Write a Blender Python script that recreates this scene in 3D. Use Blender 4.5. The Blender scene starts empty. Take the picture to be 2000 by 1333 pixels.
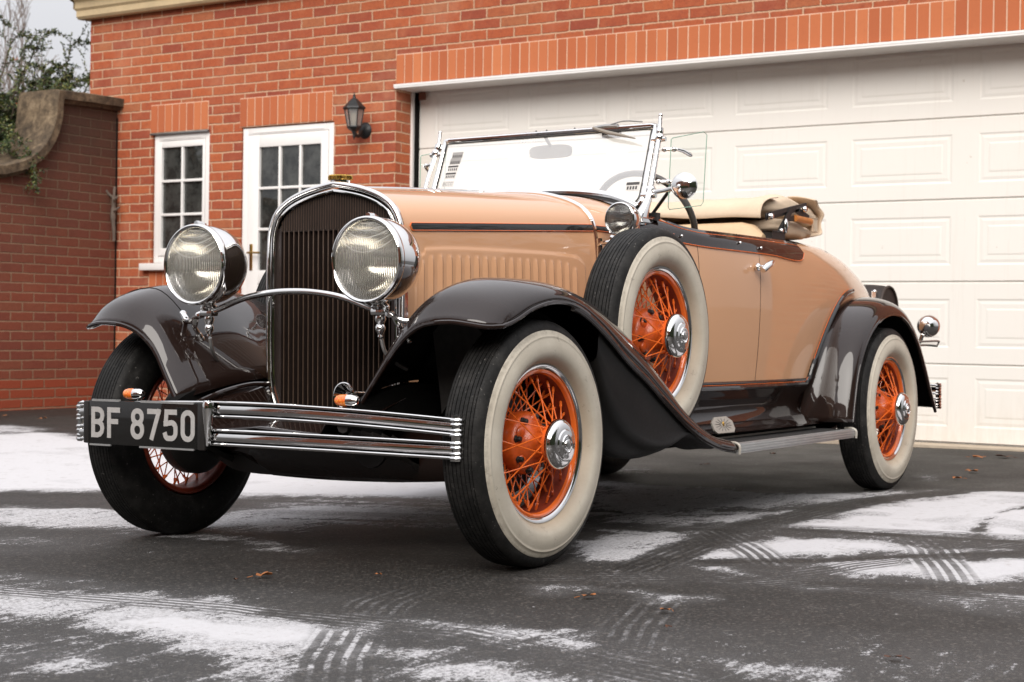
import bpy, bmesh, math, random
import numpy as np
from mathutils import Vector, Matrix
PI = math.pi
R = math.radians
random.seed(7)
rng = np.random.default_rng(5)
S = bpy.context.scene
COL = S.collection

# ------------------------------------------------------------ camera
cam_d = bpy.data.cameras.new('camera'); cam = bpy.data.objects.new('camera', cam_d); COL.objects.link(cam)
_yaw, _pitch, _roll = 3.7090, -0.0016, -0.0045
_f = Vector((math.cos(_yaw)*math.cos(_pitch), math.sin(_yaw)*math.cos(_pitch), math.sin(_pitch)))
_r = Vector((math.sin(_yaw), -math.cos(_yaw), 0)); _u = _r.cross(_f)
_r2 = _r*math.cos(_roll)-_u*math.sin(_roll); _u2 = _u*math.cos(_roll)+_r*math.sin(_roll)
M = Matrix((_r2, _u2, -_f)).transposed().to_4x4(); M.translation = (4.1404, 3.3351, 0.693)
cam.matrix_world = M
cam_d.sensor_width = 36; cam_d.lens = 36*3128.3/2000
cam_d.clip_start = 0.05; cam_d.clip_end = 600
cam_d.dof.use_dof = True; cam_d.dof.focus_distance = 4.9; cam_d.dof.aperture_fstop = 7.0
S.camera = cam
S.render.resolution_x = 1024; S.render.resolution_y = 682
# ------------------------------------------------------------ light
SUN_EL, SUN_AZ = R(35), R(24)      # azimuth measured from +x towards +y: behind the photographer
W = bpy.data.worlds.new('World'); S.world = W; W.use_nodes = True
nt = W.node_tree; nt.nodes.clear()
out = nt.nodes.new('ShaderNodeOutputWorld'); bg = nt.nodes.new('ShaderNodeBackground')
sky = nt.nodes.new('ShaderNodeTexSky'); sky.sky_type = 'NISHITA'; sky.sun_disc = False
sky.sun_elevation = SUN_EL; sky.sun_rotation = PI/2 - SUN_AZ
sky.air_density = 1.0; sky.dust_density = 4.0; sky.ozone_density = 1.0
hs = nt.nodes.new('ShaderNodeHueSaturation'); hs.inputs['Saturation'].default_value = 0.22
nt.links.new(sky.outputs[0], hs.inputs['Color'])
mx = nt.nodes.new('ShaderNodeMix'); mx.data_type = 'RGBA'; mx.inputs[0].default_value = 0.8
nt.links.new(hs.outputs[0], mx.inputs[6]); # overcast dome: brighter overhead than at the horizon
tcw = nt.nodes.new('ShaderNodeTexCoord'); sxw = nt.nodes.new('ShaderNodeSeparateXYZ'); nt.links.new(tcw.outputs['Generated'], sxw.inputs[0])
mrw = nt.nodes.new('ShaderNodeMapRange'); nt.links.new(sxw.outputs[2], mrw.inputs[0]); mrw.inputs[1].default_value = 0; mrw.inputs[2].default_value = 1; mrw.inputs[3].default_value = 3.4; mrw.inputs[4].default_value = 13.5
vmw = nt.nodes.new('ShaderNodeVectorMath'); vmw.operation = 'SCALE'; vmw.inputs[0].default_value = (.985, .985, 1.03); nt.links.new(mrw.outputs[0], vmw.inputs[3])
nt.links.new(vmw.outputs[0], mx.inputs[7])
nt.links.new(mx.outputs[2], bg.inputs[0]); bg.inputs[1].default_value = 0.108
nt.links.new(bg.outputs[0], out.inputs[0])
sd = bpy.data.lights.new('sun', 'SUN'); sd.energy = 2.4; sd.angle = R(46); sd.color = (1.0, 0.945, 0.875)
sun = bpy.data.objects.new('sun', sd); COL.objects.link(sun)
sun.rotation_euler = Vector((math.cos(SUN_AZ)*math.cos(SUN_EL), math.sin(SUN_AZ)*math.cos(SUN_EL), math.sin(SUN_EL))).to_track_quat('Z', 'Y').to_euler()
S.view_settings.view_transform = 'Standard'; S.view_settings.look = 'None'
S.view_settings.exposure = 0.50; S.view_settings.gamma = 1.0; S.view_settings.use_curve_mapping = False
S.cycles.max_bounces = 10; S.cycles.transparent_max_bounces = 16; S.cycles.transmission_bounces = 8
S.cycles.sample_clamp_indirect = 6

# ------------------------------------------------------------ node helper
class NB:
    def __init__(s, name):
        s.m = bpy.data.materials.new(name); s.m.use_nodes = True; s.t = s.m.node_tree; s.t.nodes.clear()
        s.out = s.n('ShaderNodeOutputMaterial')
    def n(s, ty, **kw):
        x = s.t.nodes.new(ty)
        for k, v in kw.items(): setattr(x, k, v)
        return x
    def set(s, sock, v):
        if isinstance(v, bpy.types.NodeSocket): s.t.links.new(v, sock)
        elif v is not None:
            if sock.type == 'RGBA' and not hasattr(v, '__len__'): v = (v, v, v, 1)
            elif sock.type == 'RGBA' and len(v) == 3: v = (*v, 1)
            sock.default_value = v
    def math(s, op, a, b=None, c=None, clamp=False):
        x = s.n('ShaderNodeMath', operation=op, use_clamp=clamp); s.set(x.inputs[0], a)
        if b is not None: s.set(x.inputs[1], b)
        if c is not None: s.set(x.inputs[2], c)
        return x.outputs[0]
    def vmath(s, op, a, b=None, sc=None):
        x = s.n('ShaderNodeVectorMath', operation=op); s.set(x.inputs[0], a)
        if b is not None: s.set(x.inputs[1], b)
        if sc is not None: s.set(x.inputs[3], sc)
        return x.outputs[0]
    def mix(s, f, a, b, mode='MIX'):
        x = s.n('ShaderNodeMix', data_type='RGBA', blend_type=mode); x.clamp_factor = True
        s.set(x.inputs[0], f); s.set(x.inputs[6], a); s.set(x.inputs[7], b); return x.outputs[2]
    def coord(s, k='Object'): return s.n('ShaderNodeTexCoord').outputs[k]
    def noise(s, v, sc, det=4, rough=0.55, dist=0, col=False):
        x = s.n('ShaderNodeTexNoise'); s.set(x.inputs['Vector'], v); x.inputs['Scale'].default_value = sc
        x.inputs['Detail'].default_value = det; x.inputs['Roughness'].default_value = rough; x.inputs['Distortion'].default_value = dist
        return x.outputs[1 if col else 0]
    def ramp(s, f, *stops, interp='LINEAR'):
        x = s.n('ShaderNodeValToRGB'); s.set(x.inputs[0], f); e = x.color_ramp.elements; x.color_ramp.interpolation = interp
        while len(e) < len(stops): e.new(0.5)
        for q, (p, c) in zip(e, stops):
            q.position = p; q.color = (c, c, c, 1) if not hasattr(c, '__len__') else (*c, 1)
        return x.outputs[0]
    def rng(s, f, a, b, c=0.0, d=1.0):
        x = s.n('ShaderNodeMapRange'); s.set(x.inputs[0], f)
        for i, v in enumerate((a, b, c, d)): x.inputs[i+1].default_value = v
        return x.outputs[0]
    def mapping(s, v, scale=(1,1,1), rot=(0,0,0)):
        x = s.n('ShaderNodeMapping'); s.set(x.inputs[0], v); x.inputs['Scale'].default_value = scale; x.inputs['Rotation'].default_value = rot
        return x.outputs[0]
    def bump(s, h, strength=0.3, dist=0.01, normal=None):
        x = s.n('ShaderNodeBump'); x.inputs['Strength'].default_value = strength; x.inputs['Distance'].default_value = dist
        s.set(x.inputs['Height'], h)
        if normal is not None: s.set(x.inputs['Normal'], normal)
        return x.outputs[0]
    def pbr(s, col, rough=0.5, metal=0.0, normal=None, coat=0, spec=None, coat_rough=0.03, trans=0, ior=None, sub=0):
        x = s.n('ShaderNodeBsdfPrincipled'); s.set(x.inputs['Base Color'], col); s.set(x.inputs['Roughness'], rough); s.set(x.inputs['Metallic'], metal)
        if normal is not None: s.set(x.inputs['Normal'], normal)
        x.inputs['Coat Weight'].default_value = coat; x.inputs['Coat Roughness'].default_value = coat_rough
        if spec is not None: s.set(x.inputs['Specular IOR Level'], spec)
        x.inputs['Transmission Weight'].default_value = trans
        if ior: x.inputs['IOR'].default_value = ior
        s.t.links.new(x.outputs[0], s.out.inputs[0]); return x
def M_(name, col, rough=0.5, metal=0, coat=0, var=0.12, sc=6.0, bump=0.0, bsc=60, spec=None, rvar=0.1):
    """general surface: colour with mottling, roughness variation, fine bump"""
    b = NB(name); co = b.coord()
    n1 = b.noise(co, sc, 5, 0.6); n2 = b.noise(co, sc*9, 3)
    f = b.math('ADD', b.math('MULTIPLY', n1, 0.65), b.math('MULTIPLY', n2, 0.35))
    c1 = tuple(max(0, x*(1-var)) for x in col); c2 = tuple(min(1, x*(1+var)) for x in col)
    colr = b.ramp(f, (0.3, c1), (0.7, c2))
    ro = b.rng(n2, 0.2, 0.8, max(0.01, rough-rvar*rough*1.5), min(1, rough+rvar*rough*1.5))
    nm = b.bump(b.noise(co, bsc, 4), bump, 0.002) if bump else None
    b.pbr(colr, ro, metal, nm, coat, spec)
    return b.m
def paint(name, col, dust=0.06):
    b = NB(name); co = b.coord()
    n = b.noise(co, 3.0, 5, 0.6); c = b.mix(b.math('MULTIPLY', n, dust*2), col, (0.42, 0.36, 0.30))
    orange = b.noise(co, 260, 2)
    x = b.pbr(c, 0.42, 0, b.bump(orange, 0.012, 0.001), 1.0, 0.06)
    sc = b.noise(co, 40, 6, 0.7)
    b.set(x.inputs['Coat Roughness'], b.rng(sc, 0.4, 0.8, 0.015, 0.06))
    return b.m
def chrome(name='chrome', col=(0.80, 0.79, 0.78), rough=0.045):
    b = NB(name); co = b.coord(); n = b.noise(co, 22, 6, 0.75); n2 = b.noise(co, 5, 3)
    r = b.rng(n, 0.35, 0.8, rough*0.6, rough*3.2); c = b.mix(b.rng(n2, .45, .8), col, tuple(x*0.82 for x in col))
    b.pbr(c, r, 1.0, b.bump(b.noise(co, 35, 3), 0.02, 0.002)); return b.m

TAN = paint('tan_paint', (0.60, 0.328, 0.182), 0.02)
BROWN = paint('brown_paint', (0.0140, 0.0070, 0.0053), 0.002)
ORANGE = paint('orange_paint', (0.80, 0.148, 0.018), 0.02)
ORANGE_D = M_('orange_enamel', (0.66, 0.105, 0.013), 0.40, 0, 0.3, 0.35, 9)
CHROME = chrome()
BLACK = M_('black_undercoat', (0.0070, 0.0066, 0.0062), 0.75, 0, 0, 0.4, 9, 0.4, 80, spec=0.08)
DARK = M_('dark_metal', (0.018, 0.016, 0.015), 0.45, 0.0, 0, 0.3, 12, 0.2, 90, spec=0.4)
BLACKP = paint('black_paint', (0.006, 0.006, 0.006), 0.01)
STEEL = M_('dull_steel', (0.42, 0.42, 0.41), 0.38, 0.9, 0, 0.15, 12, 0.1)
ALU = M_('aluminium_trim', (0.50, 0.50, 0.49), 0.42, 0.75, 0, 0.12, 16, 0.15)
BRASS = M_('brass', (0.46, 0.28, 0.07), 0.3, 1.0, 0, 0.2, 20)
BARREL = M_('shaded_rim_enamel', (0.19, 0.024, 0.007), 0.5, 0, 0.15, 0.5, 11)  # darker copy of the wheel orange, with the barrel's shade in the colour
CANVAS = M_('beige_canvas', (0.64, 0.50, 0.365), 0.9, 0, 0, 0.08, 10, 0.5, 700)
LEATHER = M_('tan_leather', (0.60, 0.42, 0.25), 0.5, 0, 0, 0.10, 9, 0.3, 200)
WOOD = M_('varnished_wood', (0.55, 0.20, 0.05), 0.35, 0, 0.3, 0.2, 12)
RUBMAT = M_('rubber_mat', (0.030, 0.029, 0.028), 0.6, 0, 0, 0.3, 12, 0.3, 150)
WHITEPVC = M_('white_upvc', (0.80, 0.78, 0.76), 0.35, 0, 0, 0.03, 3)
CREAMP = M_('cream_plate', (0.44, 0.41, 0.36), 0.4, 0.2, 0, 0.12, 30)

def tyre_mat():
    b = NB('tyre_rubber'); co = b.coord()
    n = b.noise(co, 18, 6, 0.7); n2 = b.noise(co, 140, 4, 0.7)
    c = b.mix(b.rng(n, .45, .75), (0.011, 0.0105, 0.010), (0.034, 0.032, 0.030))
    st = b.n('ShaderNodeSeparateXYZ'); b.set(st.inputs[0], co); an = b.math('MULTIPLY', b.math('ARCTAN2', st.outputs[0], st.outputs[2]), 92/(2*PI)*1.0)
    rad_ = b.math('SQRT', b.math('ADD', b.math('POWER', st.outputs[0], 2), b.math('POWER', st.outputs[2], 2)))
    stag = b.math('ADD', an, b.math('MULTIPLY', b.math('FLOOR', b.math('MULTIPLY', st.outputs[1], 50)), .37))
    sipe = b.math('MULTIPLY', b.math('LESS_THAN', b.math('FRACT', stag), .085), b.math('GREATER_THAN', rad_, .3695)); c = b.mix(b.math('MULTIPLY', sipe, .8), c, (.004, .004, .004))
    sp = b.math('GREATER_THAN', b.noise(co, 95, 2), 0.70)
    c = b.mix(b.math('MULTIPLY', sp, 0.5), c, (0.16, 0.15, 0.14))
    b.pbr(c, b.rng(n2, .3, .7, .5, .72), 0, b.bump(n2, .25, .002), 0, 0.22); return b.m
TYRE = tyre_mat()
def ww_mat():
    b = NB('whitewall_rubber'); co = b.coord()
    n = b.noise(co, 7, 6, 0.65); n2 = b.noise(co, 45, 5, 0.7)
    sx = b.n('ShaderNodeSeparateXYZ'); b.set(sx.inputs[0], co)
    r = b.math('SQRT', b.math('ADD', b.math('POWER', sx.outputs[0], 2), b.math('POWER', sx.outputs[2], 2)))
    edge = b.rng(r, 0.27, 0.243, 0, 1)          # rust-stained grime by the rim
    edge2 = b.rng(r, 0.32, 0.345, 0, 1)
    c = b.mix(b.rng(n, .3, .7), (0.60, 0.55, 0.46), (0.47, 0.42, 0.34))
    c = b.mix(b.math('MULTIPLY', edge, 0.55), c, (0.30, 0.20, 0.11))
    c = b.mix(b.math('MULTIPLY', edge2, b.rng(n2, .45, .75, 0, .8)), c, (0.17, 0.14, 0.11))
    sc = b.math('GREATER_THAN', b.noise(b.mapping(co, (1, 1, 1)), 26, 6, .85), 0.63)
    c = b.mix(b.math('MULTIPLY', sc, .45), c, (0.16, 0.13, 0.10))
    b.pbr(c, 0.55, 0, b.bump(n2, .15, .002), 0, .4); return b.m
WW = ww_mat()
def glass_mat(name, tint=(0.97, 0.99, 0.97), boost=1.0, f0=0.05, haze=0.0, rough=0.0):
    b = NB(name); tr = b.n('ShaderNodeBsdfTransparent'); b.set(tr.inputs[0], tint)
    gl = b.n('ShaderNodeBsdfGlossy'); gl.inputs['Roughness'].default_value = rough; gl.inputs[0].default_value = (1, 1, 1, 1)
    g_ = b.n('ShaderNodeNewGeometry'); dt = b.n('ShaderNodeVectorMath', operation='DOT_PRODUCT'); b.set(dt.inputs[0], g_.outputs['Incoming']); b.set(dt.inputs[1], g_.outputs['Normal'])
    f = b.math('MULTIPLY', b.math('ADD', b.math('MULTIPLY', b.math('POWER', b.math('SUBTRACT', 1, b.math('ABSOLUTE', dt.outputs['Value'])), 5), 1-f0), f0), boost, clamp=True)
    ms = b.n('ShaderNodeMixShader'); b.set(ms.inputs[0], f); b.t.links.new(tr.outputs[0], ms.inputs[1]); b.t.links.new(gl.outputs[0], ms.inputs[2])
    last = ms
    if haze:
        df = b.n('ShaderNodeBsdfDiffuse'); b.set(df.inputs[0], (0.85, 0.84, 0.82))
        n = b.noise(b.coord(), 5, 5, .6)
        m2 = b.n('ShaderNodeMixShader'); b.set(m2.inputs[0], b.rng(n, .2, .8, haze*.7, haze*1.3)); b.t.links.new(last.outputs[0], m2.inputs[1]); b.t.links.new(df.outputs[0], m2.inputs[2]); last = m2
    b.t.links.new(last.outputs[0], b.out.inputs[0]); return b.m
GLASS = glass_mat('windscreen_glass', (0.97, 0.98, 0.96), 5.2, 0.055, 0.24)
WINGG = glass_mat('wing_glass', (0.95, 0.98, 0.96), 1.0)
EDGEG = M_('glass_edge', (0.25, 0.42, 0.32), 0.2, 0, 0)
LANTG = glass_mat('lantern_glass', (0.55, 0.52, 0.48), 2.2, 0.05, 0.22, 0.1)
def lens_mat(name, tint=(0.97, 0.96, 0.93), ribs=0.0070, dist=0.0016, dif=(0.72, 0.70, 0.64)):
    b = NB(name); co = b.coord(); sx = b.n('ShaderNodeSeparateXYZ'); b.set(sx.inputs[0], co)
    w = b.math('SINE', b.math('MULTIPLY', sx.outputs[1], 2*PI/ribs))
    # curved horizontal prisms in the upper half
    y2 = b.math('POWER', sx.outputs[1], 2); zz = b.math('SUBTRACT', sx.outputs[2], b.math('MULTIPLY', y2, 4.0))
    w2 = b.math('PINGPONG', zz, 0.011); up = b.rng(zz, 0.015, 0.022, 0, 1)
    h = b.math('ADD', b.math('MULTIPLY', w, 0.5), b.math('MULTIPLY', b.math('MULTIPLY', w2, 22), up))
    g = b.pbr(tint, 0.03, 0, b.bump(h, 0.55, dist), 0, None, trans=1.0, ior=1.42)
    df = b.n('ShaderNodeBsdfDiffuse'); b.set(df.inputs[0], dif)
    ms = b.n('ShaderNodeMixShader'); b.set(ms.inputs[0], b.math('ADD', b.rng(w, -.2, 1, 0.04, 0.26), b.math('MULTIPLY', b.math('MULTIPLY', b.math('LESS_THAN', w2, .0012), up), .30))); b.t.links.new(g.outputs[0], ms.inputs[1]); b.t.links.new(df.outputs[0], ms.inputs[2])
    b.t.links.new(ms.outputs[0], b.out.inputs[0]); return b.m
LENS = lens_mat('headlamp_lens')
REFL = M_('lamp_reflector', (0.82, 0.80, 0.74), 0.10, 1.0, 0, 0.04, 12, 0.0)
AMBER = NB('amber_lens'); _h = AMBER.math('SINE', AMBER.math('MULTIPLY', AMBER.n('ShaderNodeSeparateXYZ').outputs[0], 1))
_co = AMBER.coord(); _w = AMBER.n('ShaderNodeTexVoronoi'); AMBER.set(_w.inputs['Vector'], _co); _w.inputs['Scale'].default_value = 150
AMBER.pbr(AMBER.ramp(_w.outputs[0], (0.0, (1.0, 0.46, 0.05)), (0.6, (0.85, 0.15, 0.010))), 0.15, 0, AMBER.bump(_w.outputs[0], .5, .002), 1.0, sub=0); AMBER = AMBER.m
RED = M_('red_lens', (0.45, 0.01, 0.01), 0.2, 0, 1.0)
def pane_mat():
    b = NB('dark_window_pane'); co = b.coord(); n = b.noise(co, 1.4, 3)
    n3 = b.noise(co, 6, 5, .7); b.pbr(b.mix(b.rng(n3, .4, .65), (0.016, 0.017, 0.016), (0.060, 0.062, 0.058)), 0.02, 0, b.bump(b.noise(co, 2.2, 2), .05, .02), 0, 0.9); return b.m  # paler mottling in the base colour paints in grey reflections
PANE = pane_mat()

# ---- brick
def brick_mat(name, L=0.243, H=0.081, shift=0.0, tone=0, grime=0.0, zplinth=None):
    b = NB(name); co = b.coord(); s = b.n('ShaderNodeSeparateXYZ'); b.set(s.inputs[0], co)
    g = b.n('ShaderNodeNewGeometry'); vt = b.n('ShaderNodeVectorTransform', vector_type='NORMAL', convert_from='WORLD', convert_to='OBJECT')
    b.set(vt.inputs[0], g.outputs['True Normal']); sn = b.n('ShaderNodeSeparateXYZ'); b.set(sn.inputs[0], vt.outputs[0])
    isx = b.math('GREATER_THAN', b.math('ABSOLUTE', sn.outputs[0]), 0.5)
    u = b.math('ADD', b.math('MULTIPLY', s.outputs[1], isx), b.math('MULTIPLY', s.outputs[0], b.math('SUBTRACT', 1, isx)))
    wob = b.noise(co, 9, 3, .6, col=True); ws = b.n('ShaderNodeSeparateXYZ'); b.set(ws.inputs[0], wob)
    wob2 = b.noise(co, 55, 3, .6, col=True); ws2 = b.n('ShaderNodeSeparateXYZ'); b.set(ws2.inputs[0], wob2)
    u = b.math('ADD', u, b.math('ADD', b.math('MULTIPLY', b.math('SUBTRACT', ws.outputs[0], .5), .018), b.math('MULTIPLY', b.math('SUBTRACT', ws2.outputs[0], .5), .016)))
    z = b.math('ADD', s.outputs[2], b.math('ADD', b.math('MULTIPLY', b.math('SUBTRACT', ws.outputs[1], .5), .010), b.math('MULTIPLY', b.math('SUBTRACT', ws2.outputs[1], .5), .013)))
    row = b.math('FLOOR', b.math('DIVIDE', z, H)); odd = b.math('MODULO', b.math('ADD', row, 1000), 2)
    uu = b.math('ADD', b.math('ADD', u, shift+20*L), b.math('MULTIPLY', odd, L/2))
    cell = b.math('FLOOR', b.math('DIVIDE', uu, L))
    fu = b.math('MULTIPLY', b.math('FRACT', b.math('DIVIDE', uu, L)), L); fz = b.math('SUBTRACT', z, b.math('MULTIPLY', row, H))
    du = b.math('MINIMUM', fu, b.math('SUBTRACT', L, fu)); dz = b.math('MINIMUM', fz, b.math('SUBTRACT', H, fz))
    d = b.math('MINIMUM', du, dz)
    mort = b.rng(d, 0.0038, 0.0078, 1, 0)
    cv = b.n('ShaderNodeCombineXYZ'); b.set(cv.inputs[0], cell); b.set(cv.inputs[1], row)
    wn = b.n('ShaderNodeTexWhiteNoise', noise_dimensions='2D'); b.set(wn.inputs['Vector'], cv.outputs[0])
    rc = b.ramp(wn.outputs[0], (0.0, (0.30, 0.068, 0.038)), (0.15, (0.36, 0.085, 0.040)), (0.40, (0.44, 0.108, 0.042)), (0.58, (0.34, 0.080, 0.042)), (0.74, (0.47, 0.122, 0.045)), (0.88, (0.42, 0.118, 0.050)), (1.0, (0.40, 0.140, 0.062)))
    sp = b.noise(co, 85, 5, .75); n2 = b.noise(co, 7, 5, .7)
    rc = b.mix(b.math('MULTIPLY', b.rng(sp, .35, .75), .8), rc, b.mix(.6, rc, (0.14, 0.042, 0.028)))
    rc = b.mix(b.math('MULTIPLY', b.rng(b.noise(co, 24, 4, .7), .5, .72), .5), rc, (0.20, 0.052, 0.034))
    rc = b.mix(b.math('MULTIPLY', b.rng(b.noise(co, 1.1, 5, .7), .52, .75), .30), rc, (0.60, 0.36, 0.24))
    rc = b.mix(b.math('MULTIPLY', b.rng(n2, .5, .85), .35), rc, (0.58, 0.25, 0.12))
    mc = b.mix(b.noise(co, 60, 3), (0.64, 0.41, 0.27), (0.48, 0.29, 0.185))
    if tone: rc = b.mix(tone, rc, (0.16, 0.050, 0.035)); mc = b.mix(tone, mc, (0.20, 0.12, 0.075))
    if zplinth is not None:       # smooth bright-orange plinth courses with their own bond
        pl = b.math('LESS_THAN', s.outputs[2], zplinth); rc = b.mix(pl, rc, (0.29, 0.062, 0.030))
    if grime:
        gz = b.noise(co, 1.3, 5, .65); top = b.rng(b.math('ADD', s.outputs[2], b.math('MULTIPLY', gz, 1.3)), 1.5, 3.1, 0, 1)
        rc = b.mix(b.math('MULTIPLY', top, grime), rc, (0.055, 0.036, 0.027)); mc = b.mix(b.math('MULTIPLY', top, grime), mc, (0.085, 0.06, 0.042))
    col = b.mix(mort, rc, mc)
    chips = b.math('GREATER_THAN', b.noise(co, 24, 4, .7), 0.735); col = b.mix(b.math('MULTIPLY', chips, .55), col, (0.66, 0.50, 0.38))
    h = b.math('ADD', b.math('MULTIPLY', b.math('SUBTRACT', 1, mort), 1.0), b.math('MULTIPLY', b.noise(co, 30, 5, .7), .7))
    b.pbr(col, b.rng(sp, .3, .7, .75, .95), 0, b.bump(h, .9, .007), 0, .25); return b.m
BRICK = brick_mat('red_brickwork')
BRICKG = brick_mat('weathered_shaded_brick', tone=0.74, grime=0.88, shift=.1, zplinth=0.245)  # tone paints the wall's shade into the colour; grime darkens the upper courses
BRICKF = brick_mat('far_brickwork', tone=0.25)
def soldier_mat():
    b = NB('orange_soldier_brick'); at = b.n('ShaderNodeAttribute', attribute_name='rnd')
    co = b.coord(); n = b.noise(co, 30, 5, .7)
    c = b.ramp(at.outputs['Fac'], (0, (0.40, 0.112, 0.048)), (.4, (0.48, 0.150, 0.062)), (.75, (0.44, 0.125, 0.052)), (1, (0.54, 0.185, 0.078)))
    c = b.mix(b.math('MULTIPLY', b.rng(n, .55, .9), .5), c, (0.34, 0.09, 0.045))
    b.pbr(c, .85, 0, b.bump(n, .35, .003), 0, .25); return b.m
SOLD = soldier_mat()
MORTAR = M_('mortar', (0.66, 0.45, 0.32), 0.95, 0, 0, .15, 30, .6, 200)
STONE = M_('cast_stone', (0.62, 0.48, 0.29), 0.85, 0, 0, .15, 5, .4, 90)
def coping_mat():
    b = NB('weathered_coping_stone'); co = b.coord()
    n = b.noise(co, 4, 6, .7); n2 = b.noise(co, 22, 6, .75)
    c = b.ramp(b.math('ADD', b.math('MULTIPLY', n, .6), b.math('MULTIPLY', n2, .4)), (.36, (0.040, 0.031, 0.024)), (.47, (0.10, 0.074, 0.050)), (.56, (0.19, 0.14, 0.090)), (.70, (0.36, 0.28, 0.19)))
    b.pbr(c, .95, 0, b.bump(n2, .7, .01), 0, .2); return b.m
COPING = coping_mat()
def door_mat():
    b = NB('cream_garage_steel'); co = b.coord(); n = b.noise(b.mapping(co, (1, 1, 6)), 90, 3); n2 = b.noise(co, .9, 4)
    c = b.mix(n2, (0.83, 0.80, 0.75), (0.775, 0.745, 0.695))
    sz = b.n('ShaderNodeSeparateXYZ'); b.set(sz.inputs[0], co); gr = b.math('MULTIPLY', b.rng(sz.outputs[2], .42, 0.0, 0, 1), b.rng(b.noise(b.mapping(co, (1, 5, 1)), 3, 6, .7), .35, .75, .05, .5)); c = b.mix(gr, c, (.50, .42, .33))
    stn = b.math('MULTIPLY', b.rng(b.noise(b.mapping(co, (1, 14, .8)), 2.0, 5, .7), .56, .8), .22); c = b.mix(stn, c, (.58, .52, .45))
    sk = b.math('MULTIPLY', b.math('GREATER_THAN', b.noise(co, 17, 3, .7), .74), .35); c = b.mix(sk, c, (.45, .38, .30)); b.pbr(c, .48, 0, b.bump(n, .06, .002), 0, .4); return b.m
GDOOR = door_mat()

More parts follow.
